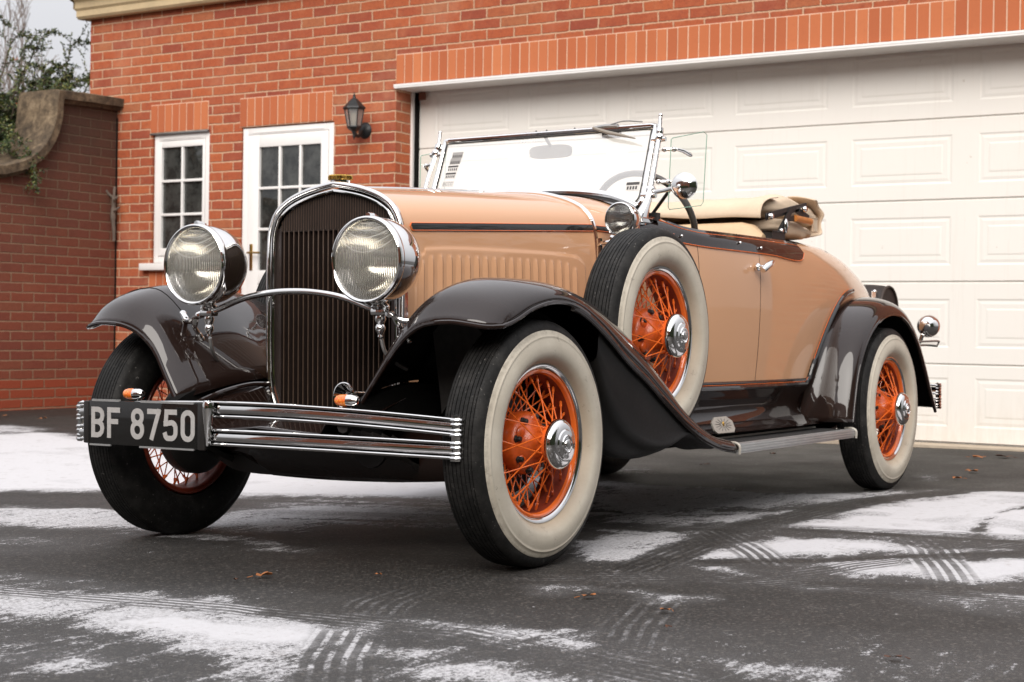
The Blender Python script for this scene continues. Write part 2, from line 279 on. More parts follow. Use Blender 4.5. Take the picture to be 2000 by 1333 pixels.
# ------------------------------------------------------------ mesh helpers
class MB:
    def __init__(s): s.v = []; s.f = []; s.mi = []; s.a = []
    def add(s, vs, fs, mi=0, a=None):
        o = len(s.v); s.v += [tuple(v) for v in vs]; s.f += [tuple(i+o for i in f) for f in fs]; s.mi += [mi]*len(fs)
        s.a += [a if a is not None else 0.5]*len(vs)
        return s
    def grid(s, P, cu=False, cv=False, mi=0, flip=False):
        nu, nv = len(P), len(P[0]); vs = [p for r in P for p in r]; fs = []
        for i in range(nu if cu else nu-1):
            for j in range(nv if cv else nv-1):
                a, b, c, d = i*nv+j, ((i+1) % nu)*nv+j, ((i+1) % nu)*nv+(j+1) % nv, i*nv+(j+1) % nv
                fs.append((a, d, c, b) if flip else (a, b, c, d))
        return s.add(vs, fs, mi)
    def box(s, x0, x1, y0, y1, z0, z1, mi=0, m=None, bev=0.0, a=None):
        if bev:
            bm = bmesh.new(); bmesh.ops.create_cube(bm, size=1)
            for v in bm.verts: v.co = Vector(((x0+x1)/2+v.co.x*(x1-x0), (y0+y1)/2+v.co.y*(y1-y0), (z0+z1)/2+v.co.z*(z1-z0)))
            bmesh.ops.bevel(bm, geom=bm.edges[:], offset=bev, segments=2, affect='EDGES', profile=.6)
            bm.verts.index_update(); vs = [v.co.copy() for v in bm.verts]; fs = [[v.index for v in f.verts] for f in bm.faces]; bm.free()
        else:
            vs = [Vector(p) for p in ((x0,y0,z0),(x1,y0,z0),(x1,y1,z0),(x0,y1,z0),(x0,y0,z1),(x1,y0,z1),(x1,y1,z1),(x0,y1,z1))]
            fs = [(0,3,2,1),(4,5,6,7),(0,1,5,4),(1,2,6,5),(2,3,7,6),(3,0,4,7)]
        if m is not None: vs = [m @ v for v in vs]
        return s.add(vs, fs, mi, a)
    def tube(s, path, r, n=10, caps=True, mi=0, closed=False, flat=None):
        P = [Vector(p) for p in path]; k = len(P); rr = r if hasattr(r, '__len__') else [r]*k
        T = []
        for i in range(k):
            if closed: t = P[(i+1) % k]-P[i-1]
            else: t = P[min(i+1, k-1)]-P[max(i-1, 0)]
            T.append(t.normalized())
        ref = Vector((0, 0, 1)) if abs(T[0].z) < .9 else Vector((1, 0, 0))
        N = (ref - T[0]*ref.dot(T[0])).normalized(); rows = []
        for i in range(k):
            N = (N - T[i]*N.dot(T[i])).normalized(); B = T[i].cross(N)
            fl = flat or 1.0
            rows.append([P[i]+(N*math.cos(2*PI*j/n)*fl+B*math.sin(2*PI*j/n))*rr[i] for j in range(n)])
        s.grid(rows, closed, True, mi)
        if caps and not closed:
            o = len(s.v); s.v += [tuple(p) for p in rows[0]]+[tuple(p) for p in rows[-1]]; s.a += [.5]*2*n
            s.f += [tuple(range(o, o+n)), tuple(range(o+2*n-1, o+n-1, -1))]; s.mi += [mi]*2
        return s
    def lathe(s, prof, n=64, c=(0,0,0), ax='y', mi=0, m=None, ang=(0, 2*PI)):
        full = abs(ang[1]-ang[0]-2*PI) < 1e-6; k = n if full else n+1; rows = []
        for i in range(k):
            a = ang[0]+(ang[1]-ang[0])*i/n; row = []
            for r, h in prof:
                p = {'y': (r*math.cos(a), h, r*math.sin(a)), 'x': (h, r*math.cos(a), r*math.sin(a)), 'z': (r*math.cos(a), r*math.sin(a), h)}[ax]
                p = Vector(p)+Vector(c); row.append(m @ p if m is not None else p)
            rows.append(row)
        return s.grid(rows, full, False, mi)
    def prism(s, poly, d, mi=0, m=None, a=None):
        """poly: list of 3D points, extruded by vector d"""
        n = len(poly); vs = [Vector(p) for p in poly]+[Vector(p)+Vector(d) for p in poly]
        if m is not None: vs = [m @ v for v in vs]
        fs = [tuple(range(n-1, -1, -1)), tuple(range(n, 2*n))]+[(i, (i+1) % n, n+(i+1) % n, n+i) for i in range(n)]
        return s.add(vs, fs, mi, a)
    def sphere(s, c, r, n=16, sc=(1,1,1), mi=0):
        rows = []
        for i in range(n//2+1):
            t = PI*i/(n//2); rows.append([(c[0]+r*sc[0]*math.sin(t)*math.cos(2*PI*j/n), c[1]+r*sc[1]*math.sin(t)*math.sin(2*PI*j/n), c[2]+r*sc[2]*math.cos(t)) for j in range(n)])
        return s.grid(rows, False, True, mi)
    def mirror(s):
        o = MB(); o.v = [(x, -y, z) for x, y, z in s.v]; o.f = [tuple(reversed(f)) for f in s.f]; o.mi = list(s.mi); o.a = list(s.a); return o
    def join(s, o): 
        k = len(s.v); s.v += o.v; s.f += [tuple(i+k for i in f) for f in o.f]; s.mi += o.mi; s.a += o.a; return s
    def build(s, name, mats, parent=None, smooth=True, mod=None, sharp=35, attr=False, recalc=True):
        me = bpy.data.meshes.new(name); me.from_pydata(s.v, [], s.f)
        for m in (mats if isinstance(mats, (list, tuple)) else [mats]): me.materials.append(m)
        me.polygons.foreach_set('material_index', s.mi)
        if attr:
            at = me.attributes.new('rnd', 'FLOAT', 'POINT'); at.data.foreach_set('value', s.a)
        if recalc:
            bm = bmesh.new(); bm.from_mesh(me); bmesh.ops.remove_doubles(bm, verts=bm.verts, dist=1e-5); bmesh.ops.recalc_face_normals(bm, faces=bm.faces); bm.to_mesh(me); bm.free()
        me.update()
        if smooth:
            me.polygons.foreach_set('use_smooth', [True]*len(me.polygons))
            try: me.set_sharp_from_angle(angle=R(sharp))
            except Exception: pass
        o = bpy.data.objects.new(name, me); COL.objects.link(o)
        if parent is not None: o.parent = parent
        for k, kw in (mod or []):
            md = o.modifiers.new(k.lower(), k)
            for a, v in kw.items(): setattr(md, a, v)
        return o
SOL = lambda t, off=1, mo=1: ('SOLIDIFY', dict(thickness=t, offset=off, material_offset=mo))
def cr(pts, n, closed=False):
    """Catmull-Rom through points (any dim) -> n samples per span"""
    P = [np.array(p, float) for p in pts]; k = len(P); o = []
    for i in range(k if closed else k-1):
        if closed: p0, p1, p2, p3 = P[i-1], P[i], P[(i+1) % k], P[(i+2) % k]
        else:
            p1, p2 = P[i], P[i+1]; p0 = P[i-1] if i > 0 else 2*p1-p2; p3 = P[i+2] if i+2 < k else 2*p2-p1
        t1 = max(np.linalg.norm(p1-p0), 1e-6)**.5; t2 = max(np.linalg.norm(p2-p1), 1e-6)**.5; t3 = max(np.linalg.norm(p3-p2), 1e-6)**.5
        m1 = (p2-p1) + t2*((p1-p0)/t1-(p2-p0)/(t1+t2)); m2 = (p2-p1)+t2*((p3-p2)/t3-(p3-p1)/(t2+t3))
        for j in range(n):
            t = j/n; o.append((2*t**3-3*t**2+1)*p1+(t**3-2*t**2+t)*m1+(-2*t**3+3*t**2)*p2+(t**3-t**2)*m2)
    if not closed: o.append(P[-1])
    return [tuple(float(q) for q in p) for p in o]
def empty(name, loc=(0,0,0), rz=0, parent=None):
    o = bpy.data.objects.new(name, None); COL.objects.link(o); o.location = loc; o.rotation_euler = (0, 0, rz); o.empty_display_size = .1
    if parent is not None: o.parent = parent
    return o
def tag(o, label=None, cat=None, group=None, kind=None):
    if label: o['label'] = label
    if cat: o['category'] = cat
    if group: o['group'] = group
    if kind: o['kind'] = kind
    return o
def copy_tree(o, parent=None):
    c = o.copy(); COL.objects.link(c); c.parent = parent
    for ch in list(o.children): copy_tree(ch, c)
    return c
# ============================================================ THE CAR (origin on the ground under the front axle, +x forward, +y its left side)
car = empty('vintage_roadster')
tag(car, 'vintage open roadster in tan and dark brown with orange wire wheels and whitewall tyres', 'car')
WB = 3.07; WR = 0.3755; HT = 0.7146

# ---- body surface table: 10 points per station from sill to top centre
ST = [
 (-.02, [(.262,.55),(.268,.70),(.270,.85),(.270,.98),(.266,1.055),(.248,1.098),(.210,1.133),(.14,1.163),(.06,1.181),(0,1.187)]),
 (-.45, [(.385,.55),(.386,.70),(.385,.85),(.381,.99),(.374,1.073),(.352,1.120),(.305,1.158),(.20,1.194),(.09,1.211),(0,1.217)]),
 (-.90, [(.500,.55),(.497,.70),(.490,.85),(.482,1.0),(.470,1.09),(.450,1.137),(.400,1.178),(.27,1.221),(.12,1.236),(0,1.241)]),
 (-1.22,[(.590,.53),(.592,.70),(.592,.85),(.585,1.0),(.568,1.09),(.54,1.140),(.46,1.185),(.32,1.226),(.15,1.246),(0,1.252)]),
 (-1.5, [(.640,.52),(.650,.68),(.656,.84),(.654,.98),(.645,1.06),(.630,1.102),(.5,1.15),(.35,1.2),(.15,1.22),(0,1.22)]),
 (-1.9, [(.665,.52),(.680,.68),(.688,.84),(.686,.98),(.676,1.06),(.662,1.100),(.55,1.13),(.38,1.16),(.2,1.17),(0,1.17)]),
 (-2.4, [(.665,.52),(.682,.68),(.690,.84),(.687,.98),(.674,1.06),(.655,1.100),(.57,1.13),(.4,1.15),(.2,1.16),(0,1.165)]),
 (-2.8, [(.62,.52),(.655,.68),(.672,.84),(.666,.97),(.645,1.05),(.61,1.095),(.52,1.130),(.36,1.155),(.18,1.165),(0,1.168)]),
 (-3.2, [(.56,.50),(.61,.66),(.635,.8),(.628,.92),(.600,1.0),(.55,1.055),(.46,1.100),(.32,1.130),(.16,1.142),(0,1.146)]),
 (-3.6, [(.48,.48),(.535,.6),(.560,.72),(.552,.84),(.522,.92),(.47,.972),(.38,1.015),(.26,1.040),(.13,1.052),(0,1.056)]),
 (-3.95,[(.36,.46),(.40,.54),(.42,.62),(.415,.72),(.390,.79),(.35,.835),(.28,.870),(.19,.890),(.09,.900),(0,.903)]),
 (-4.15,[(.14,.46),(.18,.50),(.20,.55),(.20,.60),(.19,.64),(.17,.665),(.14,.68),(.09,.69),(.04,.695),(0,.697)]),
]
_xs = [s[0] for s in ST]
def sec(x):
    x = max(min(x, _xs[0]), _xs[-1])
    i = 0
    while i < len(ST)-2 and x < _xs[i+1]: i += 1
    x0, x1 = _xs[i], _xs[i+1]; t = (x-x0)/(x1-x0)
    P = [np.array(ST[max(i-1, 0)][1]), np.array(ST[i][1]), np.array(ST[i+1][1]), np.array(ST[min(i+2, len(ST)-1)][1])]
    if x > -.9: return (1-t)*P[1]+t*P[2]
    h = x1-x0; h0 = x0-_xs[max(i-1, 0)] or h; h2 = _xs[min(i+2, len(ST)-1)]-x1 or h
    m1 = ((P[2]-P[0])/(h+h0))*h if i > 0 else P[2]-P[1]; m2 = ((P[3]-P[1])/(h+h2))*h
    if i+2 >= len(ST): m2 = (P[2]-P[1])
    return (2*t**3-3*t**2+1)*P[1]+(t**3-2*t**2+t)*m1+(-2*t**3+3*t**2)*P[2]+(t**3-t**2)*m2
def secfine(x, k0=0, k1=9, n=6):
    s = sec(x); q = cr([tuple(p) for p in s[k0:k1+1]], n)
    return q
def ysurf(x, z):
    q = secfine(x, 0, 9, 5)
    for (y0, z0), (y1, z1) in zip(q, q[1:]):
        if z0 <= z <= z1: return y0+(y1-y0)*(z-z0)/max(z1-z0, 1e-6)
    return q[0][0] if z < q[0][1] else q[-1][0]
def skin(x0, x1, nx, k0, k1, both=True, n=6, out=0.0):
    """one sheet between stations; if both, runs right over the top"""
    rows = []
    for i in range(nx+1):
        x = x0+(x1-x0)*i/nx; q = secfine(x, k0, k1, n)
        r = [(x, y+out, z) for y, z in q]
        if both: r = r+[(x, -y-out, z) for y, z in reversed(q)][1:]
        rows.append(r)
    return rows
def strip(xs, zf, w, out, mb, mi=0, s=1, th=.0035):
    """raised moulding following the body side: zf(x) gives its centre height"""
    rows = []
    for x in xs:
        zc = zf(x); za, zb = zc-w/2, zc+w/2; ya, yb = ysurf(x, za), ysurf(x, zb); ym = ysurf(x, zc)
        rows.append([(x, s*(ya-.004), za), (x, s*(ya+out), za), (x, s*(ym+out+th*.3), zc), (x, s*(yb+out), zb), (x, s*(yb-.004), zb)])
    mb.grid(rows, mi=mi)
    return mb
lin = lambda a, b, n: [a+(b-a)*i/n for i in range(n+1)]

# bonnet with centre hinge
bon = MB().grid(skin(-.025, -.895, 30, 0, 9)).build('bonnet', TAN, car)
h = MB()
h.tube([(x, 0, sec(x)[9][1]+.003) for x in lin(-.03, -.9, 20)], .0055, 8); h.build('bonnet_hinge', CHROME, bon)
for s in (1, -1):
    # louvre panel, embossed
    P = []; NX, NZ = 640, 60; x0, x1, z0, z1 = -.035, -.865, .68, 1.012
    for i in range(NX+1):
        row = []; x = x0+(x1-x0)*i/NX
        for j in range(NZ+1):
            z = z0+(z1-z0)*j/NZ
            # rounded raised field
            fx, fz = (x0-.02-x), (x-(x1+.02)); ztop = .998-.02*((x+.45)/.42)**4-.012*(1 if x > -.1 else 0)
            cx = max(0, abs(x+.45)-.335); e = ztop-z-max(0, (cx/.06))**2*.035
            d = min(e, .39-abs(x+.45)); t = min(max(d/.010, 0), 1); t = t*t*(3-2*t)
            hgt = .0045*t
            k = round((x+.085)/-.0385); xc = -.085-.0385*k
            if 0 <= k <= 18:
                zt = .967-(.022 if k in (0, 18) else 0.006 if k in (1, 17) else 0); q = (x-xc)/.0125
                if abs(q) < 1 and z < zt:
                    en = min(1, max(0, (zt-z)/.030)); pr = (1-q)/1.25 if q > -.25 else (1+q)/.75
                    hgt += .0066*math.sqrt(en)*max(pr, 0)*min(1, 1)
            row.append((x, s*(ysurf(x, z)+.0012+hgt), z))
        P.append(row)
    MB().grid(P, flip=s < 0).build('louvre_panel', TAN, bon, sharp=60)
# cowl
MB().grid(skin(-.905, -1.30, 16, 0, 9)).build('cowl', TAN, car)
# chrome cowl band
q = secfine(-.90, 0, 9, 6); path = [(-.90, y+.003, z+.002) for y, z in q if z > .58]; path += [(-.90, -y, z) for _, y, z in reversed(path)][1:]
band = MB().tube(path, .0085, 8).build('cowl_band', CHROME, car)
# door apertures: side skin between x=-1.30 and -2.85 split into door and quarter
for s in (1, -1):
    def side(x0, x1, nx):
        rows = []
        for i in range(nx+1):
            x = x0+(x1-x0)*i/nx; q = secfine(x, 0, 5, 6)
            r = [(x, s*y, z) for y, z in q]+[(x, s*(q[-1][0]-.012), q[-1][1]+.010), (x, s*(q[-1][0]-.045), q[-1][1]+.006), (x, s*(q[-1][0]-.05), q[-1][1]-.06)]
            rows.append(r)
        return rows
    MB().grid(side(-1.30, -1.418, 4)).build('scuttle_side', TAN, car)
    dr = MB().grid(side(-1.421, -1.889, 18)).build('door', TAN, car)
    hx, hz = -1.845, .985; hy = ysurf(hx, hz)
    hd = MB().sphere((hx, s*(hy+.012), hz), .017, 16, (1, .9, 1))
    hd.tube([(hx, s*(hy+.008), hz), (hx, s*(hy+.04), hz)], .009, 10)
    hd.tube([(hx+.012, s*(hy+.040), hz-.014), (hx-.010, s*(hy+.044), hz), (hx-.045, s*(hy+.047), hz+.014), (hx-.078, s*(hy+.046), hz+.026)], [.012, .0145, .013, .007], 12)
    hd.build('handle', CHROME, dr)
# rear deck (boat of the tail)
m = MB(); XR = lin(-1.893, -2.86, 26)+lin(-2.86, -4.15, 46)[1:]
for s in (1, -1):
    m.grid([[(x, s*y, z) for y, z in secfine(x, 0, 9, 6)[:31]] for x in XR], flip=s < 0)
    m.grid([[(x, s*(q[-1][0]), q[-1][1]), (x, s*(q[-1][0]-.012), q[-1][1]+.010), (x, s*(q[-1][0]-.045), q[-1][1]+.006), (x, s*(q[-1][0]-.05), q[-1][1]-.06)] for x in lin(-1.893, -2.80, 20) for q in [secfine(x, 0, 9, 6)[:31]]])
m.grid([[(x, y, z) for y, z in secfine(x, 0, 9, 6)[30:]]+[(x, -y, z) for y, z in reversed(secfine(x, 0, 9, 6)[30:])][1:] for x in lin(-2.86, -4.15, 46)])
m.build('rear_body', TAN, car, sharp=50)
# inner bulkheads and floor so the cockpit is closed and dark
cp = MB(); cp.box(-1.5, -2.9, -.62, .62, .50, .53); cp.box(-1.24, -1.27, -.55, .55, .5, 1.17); cp.box(-2.86, -2.89, -.50, .50, .52, 1.05)
for s in (1, -1): cp.box(-1.3, -2.86, s*.60, s*.59, .52, 1.07)
cp.build('cockpit_trim', DARK, car, smooth=False)
# rumble deck between seat and tail, under the hood
MB().grid(skin(-2.55, -2.87, 6, 5, 9)).build('deck_panel', TAN, car)

# belt moulding on bonnet and cowl, black with orange lines
for s in (1, -1):
    zb = lambda x: 1.052+(-.02-x)*.048 if x > -.9 else 1.094-(-.9-x)*.03
    xs = lin(-.052, -.893, 24); m = MB(); strip(xs, zb, .0215, .004, m, s=s)
    m.build('belt_moulding', BLACKP, bon)
    m = MB()
    for o in (-.0122, .0122): strip(xs, lambda x: zb(x)+o, .0024, .005, m, s=s)
    # closed nose of the pin-stripe
    x = -.052; m.tube([(x, s*(ysurf(x, zb(x)-.0125)+.004), zb(x)-.0125), (x+.012, s*(ysurf(x, zb(x))+.004), zb(x)), (x, s*(ysurf(x, zb(x)+.0125)+.004), zb(x)+.0125)], .002, 6)
    m.build('pinstripe', ORANGE, bon)
    xs = lin(-.91, -1.30, 14); m = MB(); strip(xs, zb, .0165, .004, m, s=s); m.build('belt_moulding', BLACKP, car)
    m = MB()
    for o in (-.0095, .0095): strip(xs, lambda x: zb(x)+o, .0022, .005, m, s=s)
    m.build('pinstripe', ORANGE, car)

# dark brown belt panel sweeping from the scuttle along the door tops
for s in (1, -1):
    top = [(-1.03, 1.150), (-1.10, 1.163), (-1.2, 1.158), (-1.27, 1.140), (-1.34, 1.118), (-1.45, 1.104), (-1.6, 1.102), (-2.0, 1.100), (-2.30, 1.098), (-2.34, 1.094)]
    bot = [(-1.03, 1.146), (-1.10, 1.112), (-1.2, 1.082), (-1.27, 1.066), (-1.34, 1.058), (-1.45, 1.050), (-1.6, 1.046), (-2.0, 1.042), (-2.33, 1.036), (-2.375, 1.066)]
    T, B = cr(top, 8), cr(bot, 8); rows = []
    for (xa, za), (xb, zb_) in zip(T, B):
        r = []
        for j in range(9):
            t = j/8; x = xb+(xa-xb)*t; z = zb_+(za-zb_)*t
            r.append((x, s*(ysurf(x, z)+.0045), z))
        if xa < -1.30:                                   # roll over the rail
            r += [(xa, s*(ysurf(xa, za)-.008), za+.014), (xa, s*(ysurf(xa, za)-.040), za+.012)]
        else: r += [(xa, s*(ysurf(xa, za)+.001), za+.0015), (xa, s*(ysurf(xa, za)), za+.002)]
        rows.append(r)
    bp = MB().grid(rows).build('belt_panel', BROWN, car)
    m = MB(); m.tube([(x, s*(ysurf(x, z)+.0045), z) for x, z in T], .0017, 6); m.tube([(x, s*(ysurf(x, z)+.0045), z) for x, z in B], .0019, 6)
    m.build('pinstripe', ORANGE, bp)
    for xx, zz in ((-1.72, 1.078), (-1.90, 1.066), (-1.33, 1.085)):
        k = MB().sphere((xx, s*(ysurf(xx, zz)+.010), zz), .0065, 10); k.build('stud', CHROME, bp)
# brown cowl collar under the windscreen
rows = []
for i in range(15):
    x = -1.14-.17*i/14; q = [p for p in secfine(x, 5, 9, 6)]; r = [(x, y+.002, z+.003) for y, z in q]; r = r+[(a, -b_, c) for a, b_, c in reversed(r)][1:]; rows.append(r)
MB().grid([[(p[0]+.06*(abs(p[1])/.54)**2, p[1], p[2]) for p in r] for r in rows]).build('cowl_collar', BROWN, car)

# sill moulding + splash apron
for s in (1, -1):
    def asec(x):
        yb = ysurf(x, .53)
        return [(x, s*(yb-.01), .530), (x, s*(yb+.006), .523), (x, s*(yb+.004), .505), (x, s*(yb-.03), .46), (x, s*(yb-.045), .40), (x, s*(yb-.02), .355), (x, s*(yb+.03), .334), (x, s*(yb+.06), .331)]
    MB().grid([cr(asec(x), 4) for x in lin(-.62, -2.52, 36)]).build('splash_apron', BROWN, car)
    m = MB()
    path = [(x, s*(ysurf(x, .53)+.007), .513) for x in lin(-1.3, -2.42, 20)]
    path += cr([(x, s*(ysurf(x, z)+.007), z) for x, z in ((-2.40, .513), (-2.445, .530), (-2.49, .60), (-2.565, .70), (-2.665, .80), (-2.77, .872), (-2.88, .915), (-3.0, .935))], 8)[1:]
    m.tube(path, .0012, 6); m.build('pinstripe', ORANGE, car)
    m = MB(); m.tube([(p[0]-.012*(1 if p[0] < -2.5 else 0), p[1], p[2]-.012) for p in path], .010, 8); m.build('body_welt', BLACKP, car)

# ---- radiator
RO = [(.248,.455),(.270,.52),(.277,.62),(.278,.80),(.277,.96),(.270,1.055),(.245,1.110),(.200,1.146),(.13,1.174),(.05,1.192),(0,1.200)]
def outline(o=0.0, n=8, x=0.0):
    q = cr(RO, n); q = [(x, y, z) for y, z in q]; q = q+[(x, -y, z) for _, y, z in reversed(q)][1:]
    if not o: return q
    r = []
    for i, p in enumerate(q):
        a, b = q[max(i-1, 0)], q[min(i+1, len(q)-1)]; t = Vector((0, b[1]-a[1], b[2]-a[2])).normalized()
        nrm = Vector((0, -t.z, t.y)); 
        r.append((x, p[1]+nrm.y*o, p[2]+nrm.z*o))
    return r
shell = MB().tube(outline(0, 8, .002), .0112, 12)
a, b2 = outline(0, 8, .0), outline(0.0, 8, -.05); shell.grid([a, [(p[0], p[1]*.985, (p[2]-.003)) for p in b2]])
rs = shell.build('radiator_shell', CHROME, car)
inn = outline(.019, 8, .0); chk = abs(inn[40][1]) 
sgn = 1 if outline(.019, 8)[20][1] < outline(0, 8)[20][1] else -1
MB().tube(outline(.021*sgn, 8, .004), .0050, 8).build('inner_bead', CHROME, rs)
io = outline(.026*sgn, 8, -.004)
def ztop_at(y):
    best = .5
    for (x_, y0, z0), (x_, y1, z1) in zip(io, io[1:]):
        if min(y0, y1) <= y <= max(y0, y1) and abs(y1-y0) > 1e-6: best = max(best, z0+(z1-z0)*(y-y0)/(y1-y0))
    return best
GR = M_('grille_brown', (0.026, 0.017, 0.014), .45, .0, .3, .25, 14)
GRE = M_('grille_edge', (0.095, 0.062, 0.044), .4, .3, 0, .2, 14)
g = MB(); fr = MB()
# border and header (corrugated)
hz = 1.052; n = 46; yr = .240
rows = []
for j in range(n*4+1):
    y = -yr+2*yr*j/(n*4); x = -.010+.004*math.cos(2*PI*j/4*1)
    zt = ztop_at(y)
    rows.append([(x, y, hz-.004), (x, y, (hz+zt)/2), (x, y, zt)])
fr.grid(rows)
for j in range(0, n+1, 1):
    y = -yr+2*yr*j/n; fr.box(-.0080, -.0045, y-.0007, y+.0007, hz, max(ztop_at(y)-.004, hz+.004), mi=1)
for s in (1, -1): fr.box(-.018, -.004, s*.232, s*.262, .46, 1.06)
fr.build('header_panel', [GR, GRE], rs, sharp=70)
for i in range(22):
    y = -.222+.444*i/21
    g.box(-.050, -.009, y-.0014, y+.0014, .455, hz)
    g.box(-.0088, -.0062, y-.0017, y+.0017, .455, hz, mi=1)
g.build('grille', [GR, GRE], rs, smooth=False)
MB().box(-.062, -.054, -.245, .245, .45, 1.06).build('radiator_core', BLACK, rs, smooth=False)
cap = MB(); cap.lathe([(0, 1.198), (.030, 1.198), (.032, 1.205), (.032, 1.213), (.027, 1.216), (.022, 1.216)], 32, (-.03, 0, 0), 'z')
cap.build('filler_neck', CHROME, rs)
cp2 = MB(); k = 24; prof = []
for i, (zz, rr) in enumerate([(1.214, .0), (1.214, .036), (1.217, .038), (1.227, .038), (1.231, .035), (1.232, .0)]):
    prof.append([(-.03+(rr+(.0028*(j % 2) if .03 < rr else 0))*math.cos(2*PI*j/(2*k)), (rr+(.0028*(j % 2) if .03 < rr else 0))*math.sin(2*PI*j/(2*k)), zz) for j in range(2*k)])
cp2.grid(prof, False, True); cp2.build('radiator_cap', BRASS, rs, sharp=20)

# ---- front fenders
def fender(front, s):
    pass
lipF = [(.345,.372,.485),(.338,.43,.57),(.330,.493,.657),(.338,.56,.712),(.348,.62,.735),(.350,.71,.742),(.344,.765,.736),(.318,.812,.728),(.275,.838,.730)]
def front_fender(s):
    outer = cr([(.275,.838,.730),(.215,.843,.748),(.120,.845,.784),(-.015,.845,.807),(-.160,.843,.790),(-.321,.84,.722),(-.475,.84,.632),(-.62,.84,.560),(-.752,.84,.487),(-.95,.84,.388),(-1.16,.84,.318),(-1.345,.84,.290)], 5)
    crown = cr([(.348,.62,.737),(.285,.64,.820),(.16,.65,.866),(.02,.65,.876),(-.13,.65,.870),(-.30,.65,.842),(-.46,.66,.787),(-.60,.66,.720),(-.74,.66,.630),(-.93,.68,.470),(-1.14,.69,.362),(-1.345,.70,.318)], 5)
    inner = cr([(.345,.372,.485),(.26,.335,.512),(.13,.31,.54),(0,.30,.555),(-.15,.335,.56),(-.30,.375,.555),(-.46,.42,.545),(-.60,.46,.53),(-.74,.50,.50),(-.93,.545,.43),(-1.14,.585,.355),(-1.345,.60,.328)], 5)
    nI, nO = 12, 12; rows = []; m = len(outer)
    for k_, (O, C, I) in enumerate(zip(outer, crown, inner)):
        O, C, I = Vector(O), Vector(C), Vector(I)
        K1 = Vector((C.x*.75+O.x*.25, O.y+.004, C.z*.86+O.z*.14)); K2 = Vector((C.x, I.y+(C.y-I.y)*.62, C.z*.87+I.z*.13))
        A1 = Vector((C.x, I.y+(C.y-I.y)*.40, I.z+(C.z-I.z)*.55)); B1 = Vector((C.x, C.y-(C.y-I.y)*.30, C.z)); B2 = Vector((C.x, C.y+(O.y-C.y)*.50, C.z)); A2 = Vector((C.x*.6+O.x*.4, O.y+.003, C.z*.68+O.z*.32))
        r = []
        for j in range(nI+1):
            t = j/nI; r.append(I*(1-t)**3+A1*3*t*(1-t)**2+B1*3*t*t*(1-t)+C*t**3)
        for j in range(1, nO+1):
            t = j/nO; r.append(C*(1-t)**3+B2*3*t*(1-t)**2+A2*3*t*t*(1-t)+O*t**3)
        rows.append(r)
    # blend the nose to the front lip polyline
    L = cr(lipF, 8); L = [Vector(p) for p in L]
    def at(t): 
        f = t*(len(L)-1); i = min(int(f), len(L)-2); return L[i].lerp(L[i+1], f-i)
    nn = nI+nO
    first = rows[0]
    rows[0] = [at(j/nn) for j in range(nn+1)]
    for k_ in range(1, 8):
        w = (1-k_/8)**2.2
        for j in range(nn+1):
            rows[k_][j] = rows[k_][j]+(rows[0][j]-first[j])*w
    rows = [[(p.x, s*p.y, p.z) for p in r] for r in rows]
    fo = MB().grid(rows).build('front_fender', [BROWN, BLACK], car, mod=[SOL(.004, s, 1)], sharp=60)
    # rolled bead along nose and outer lip
    edge = rows[0]+[r[-1] for r in rows[1:]]
    MB().tube([(p[0], p[1], p[2]-.003) for p in edge], .0075, 8).build('fender_bead', BROWN, fo)
    # outer flange under the lip on the trailing part
    fl = [r[-1] for r in rows if r[-1][0] < -.1]
    MB().grid([[(p[0], p[1]+s*.003, p[2]+.004), (p[0]-.003, p[1]+s*.001, p[2]-.010), (p[0]-.008, p[1]-s*.006, p[2]-.022)] for p in fl]).build('fender_flange', [BROWN, BLACK], fo, mod=[SOL(.003, s, 1)])
    # inner splash shield behind the wheel
    sh = []
    for p in [r for r in rows if -1.05 < r[-1][0] < -.05]:
        o = p[-1]; i_ = p[0]; sh.append([(o[0]+.05, o[1]-s*.10, o[2]-.02), (o[0]+.09, o[1]-s*.16, o[2]-.07), (o[0]+.10, s*.50, o[2]-.06), (o[0]+.05, i_[1], i_[2]-.03)])
    MB().grid([cr(r, 5) for r in sh]).build('splash_shield', BLACK, fo)
    MB().grid([[(.10-.05*j/6, s*(.47+.03*i), .80-.03*abs(i-3)-.04*j-(.018*((i*7+j*3) % 5)/4 if j == 6 else 0)) for i in range(7)] for j in range(7)]).build('mud_flap', M_('dusty_flap', (.035, .032, .030), .9, 0, 0, .4, 25, .6, 60) if s == 1 else bpy.data.materials['dusty_flap'], fo)
    # spare wheel well (bowl seen behind the front wheel)
    wl = []
    lipc = [r[-1] for r in rows if -1.20 < r[-1][0] < -.30]
    for p in lipc:
        dx = p[0]+.74; zb_ = .70-math.sqrt(max(.435**2-dx*dx, .0)) if abs(dx) < .43 else .60
        zb_ = .70-.415*math.sqrt(max(1-(dx/.43)**2, 0)); k_ = .014; za_ = p[2]-.020
        zb_ = -k_*math.log(math.exp(-zb_/k_)+math.exp(-za_/k_)); d = p[2]-zb_
        wl.append(cr([(p[0], p[1]-s*.012, p[2]+.004), (p[0]+.01, p[1]-s*.016, p[2]-.25*d), (p[0]+.01, p[1]-s*.018, p[2]-.55*d), (p[0]+.01, p[1]-s*.028, p[2]-.82*d), (p[0]+.01, p[1]-s*.085, zb_+.01*d), (p[0]+.01, p[1]-s*.15, zb_-.004), (p[0], p[1]-s*.24, zb_+.02)], 5))
    MB().grid(wl).build('wheel_well', M_('dusty_black', (.0065, .0058, .0052), .45, 0, .0, .6, 8, spec=.22) if s == 1 else bpy.data.materials['dusty_black'], fo, sharp=80)
    # small joint line across the crown
    rr = rows[9]; MB().tube([(p[0], p[1], p[2]+.0008) for p in rr[6:22]], .0011, 5).build('fender_seam', BLACK, fo)
    return fo
for s in (1, -1): front_fender(s)

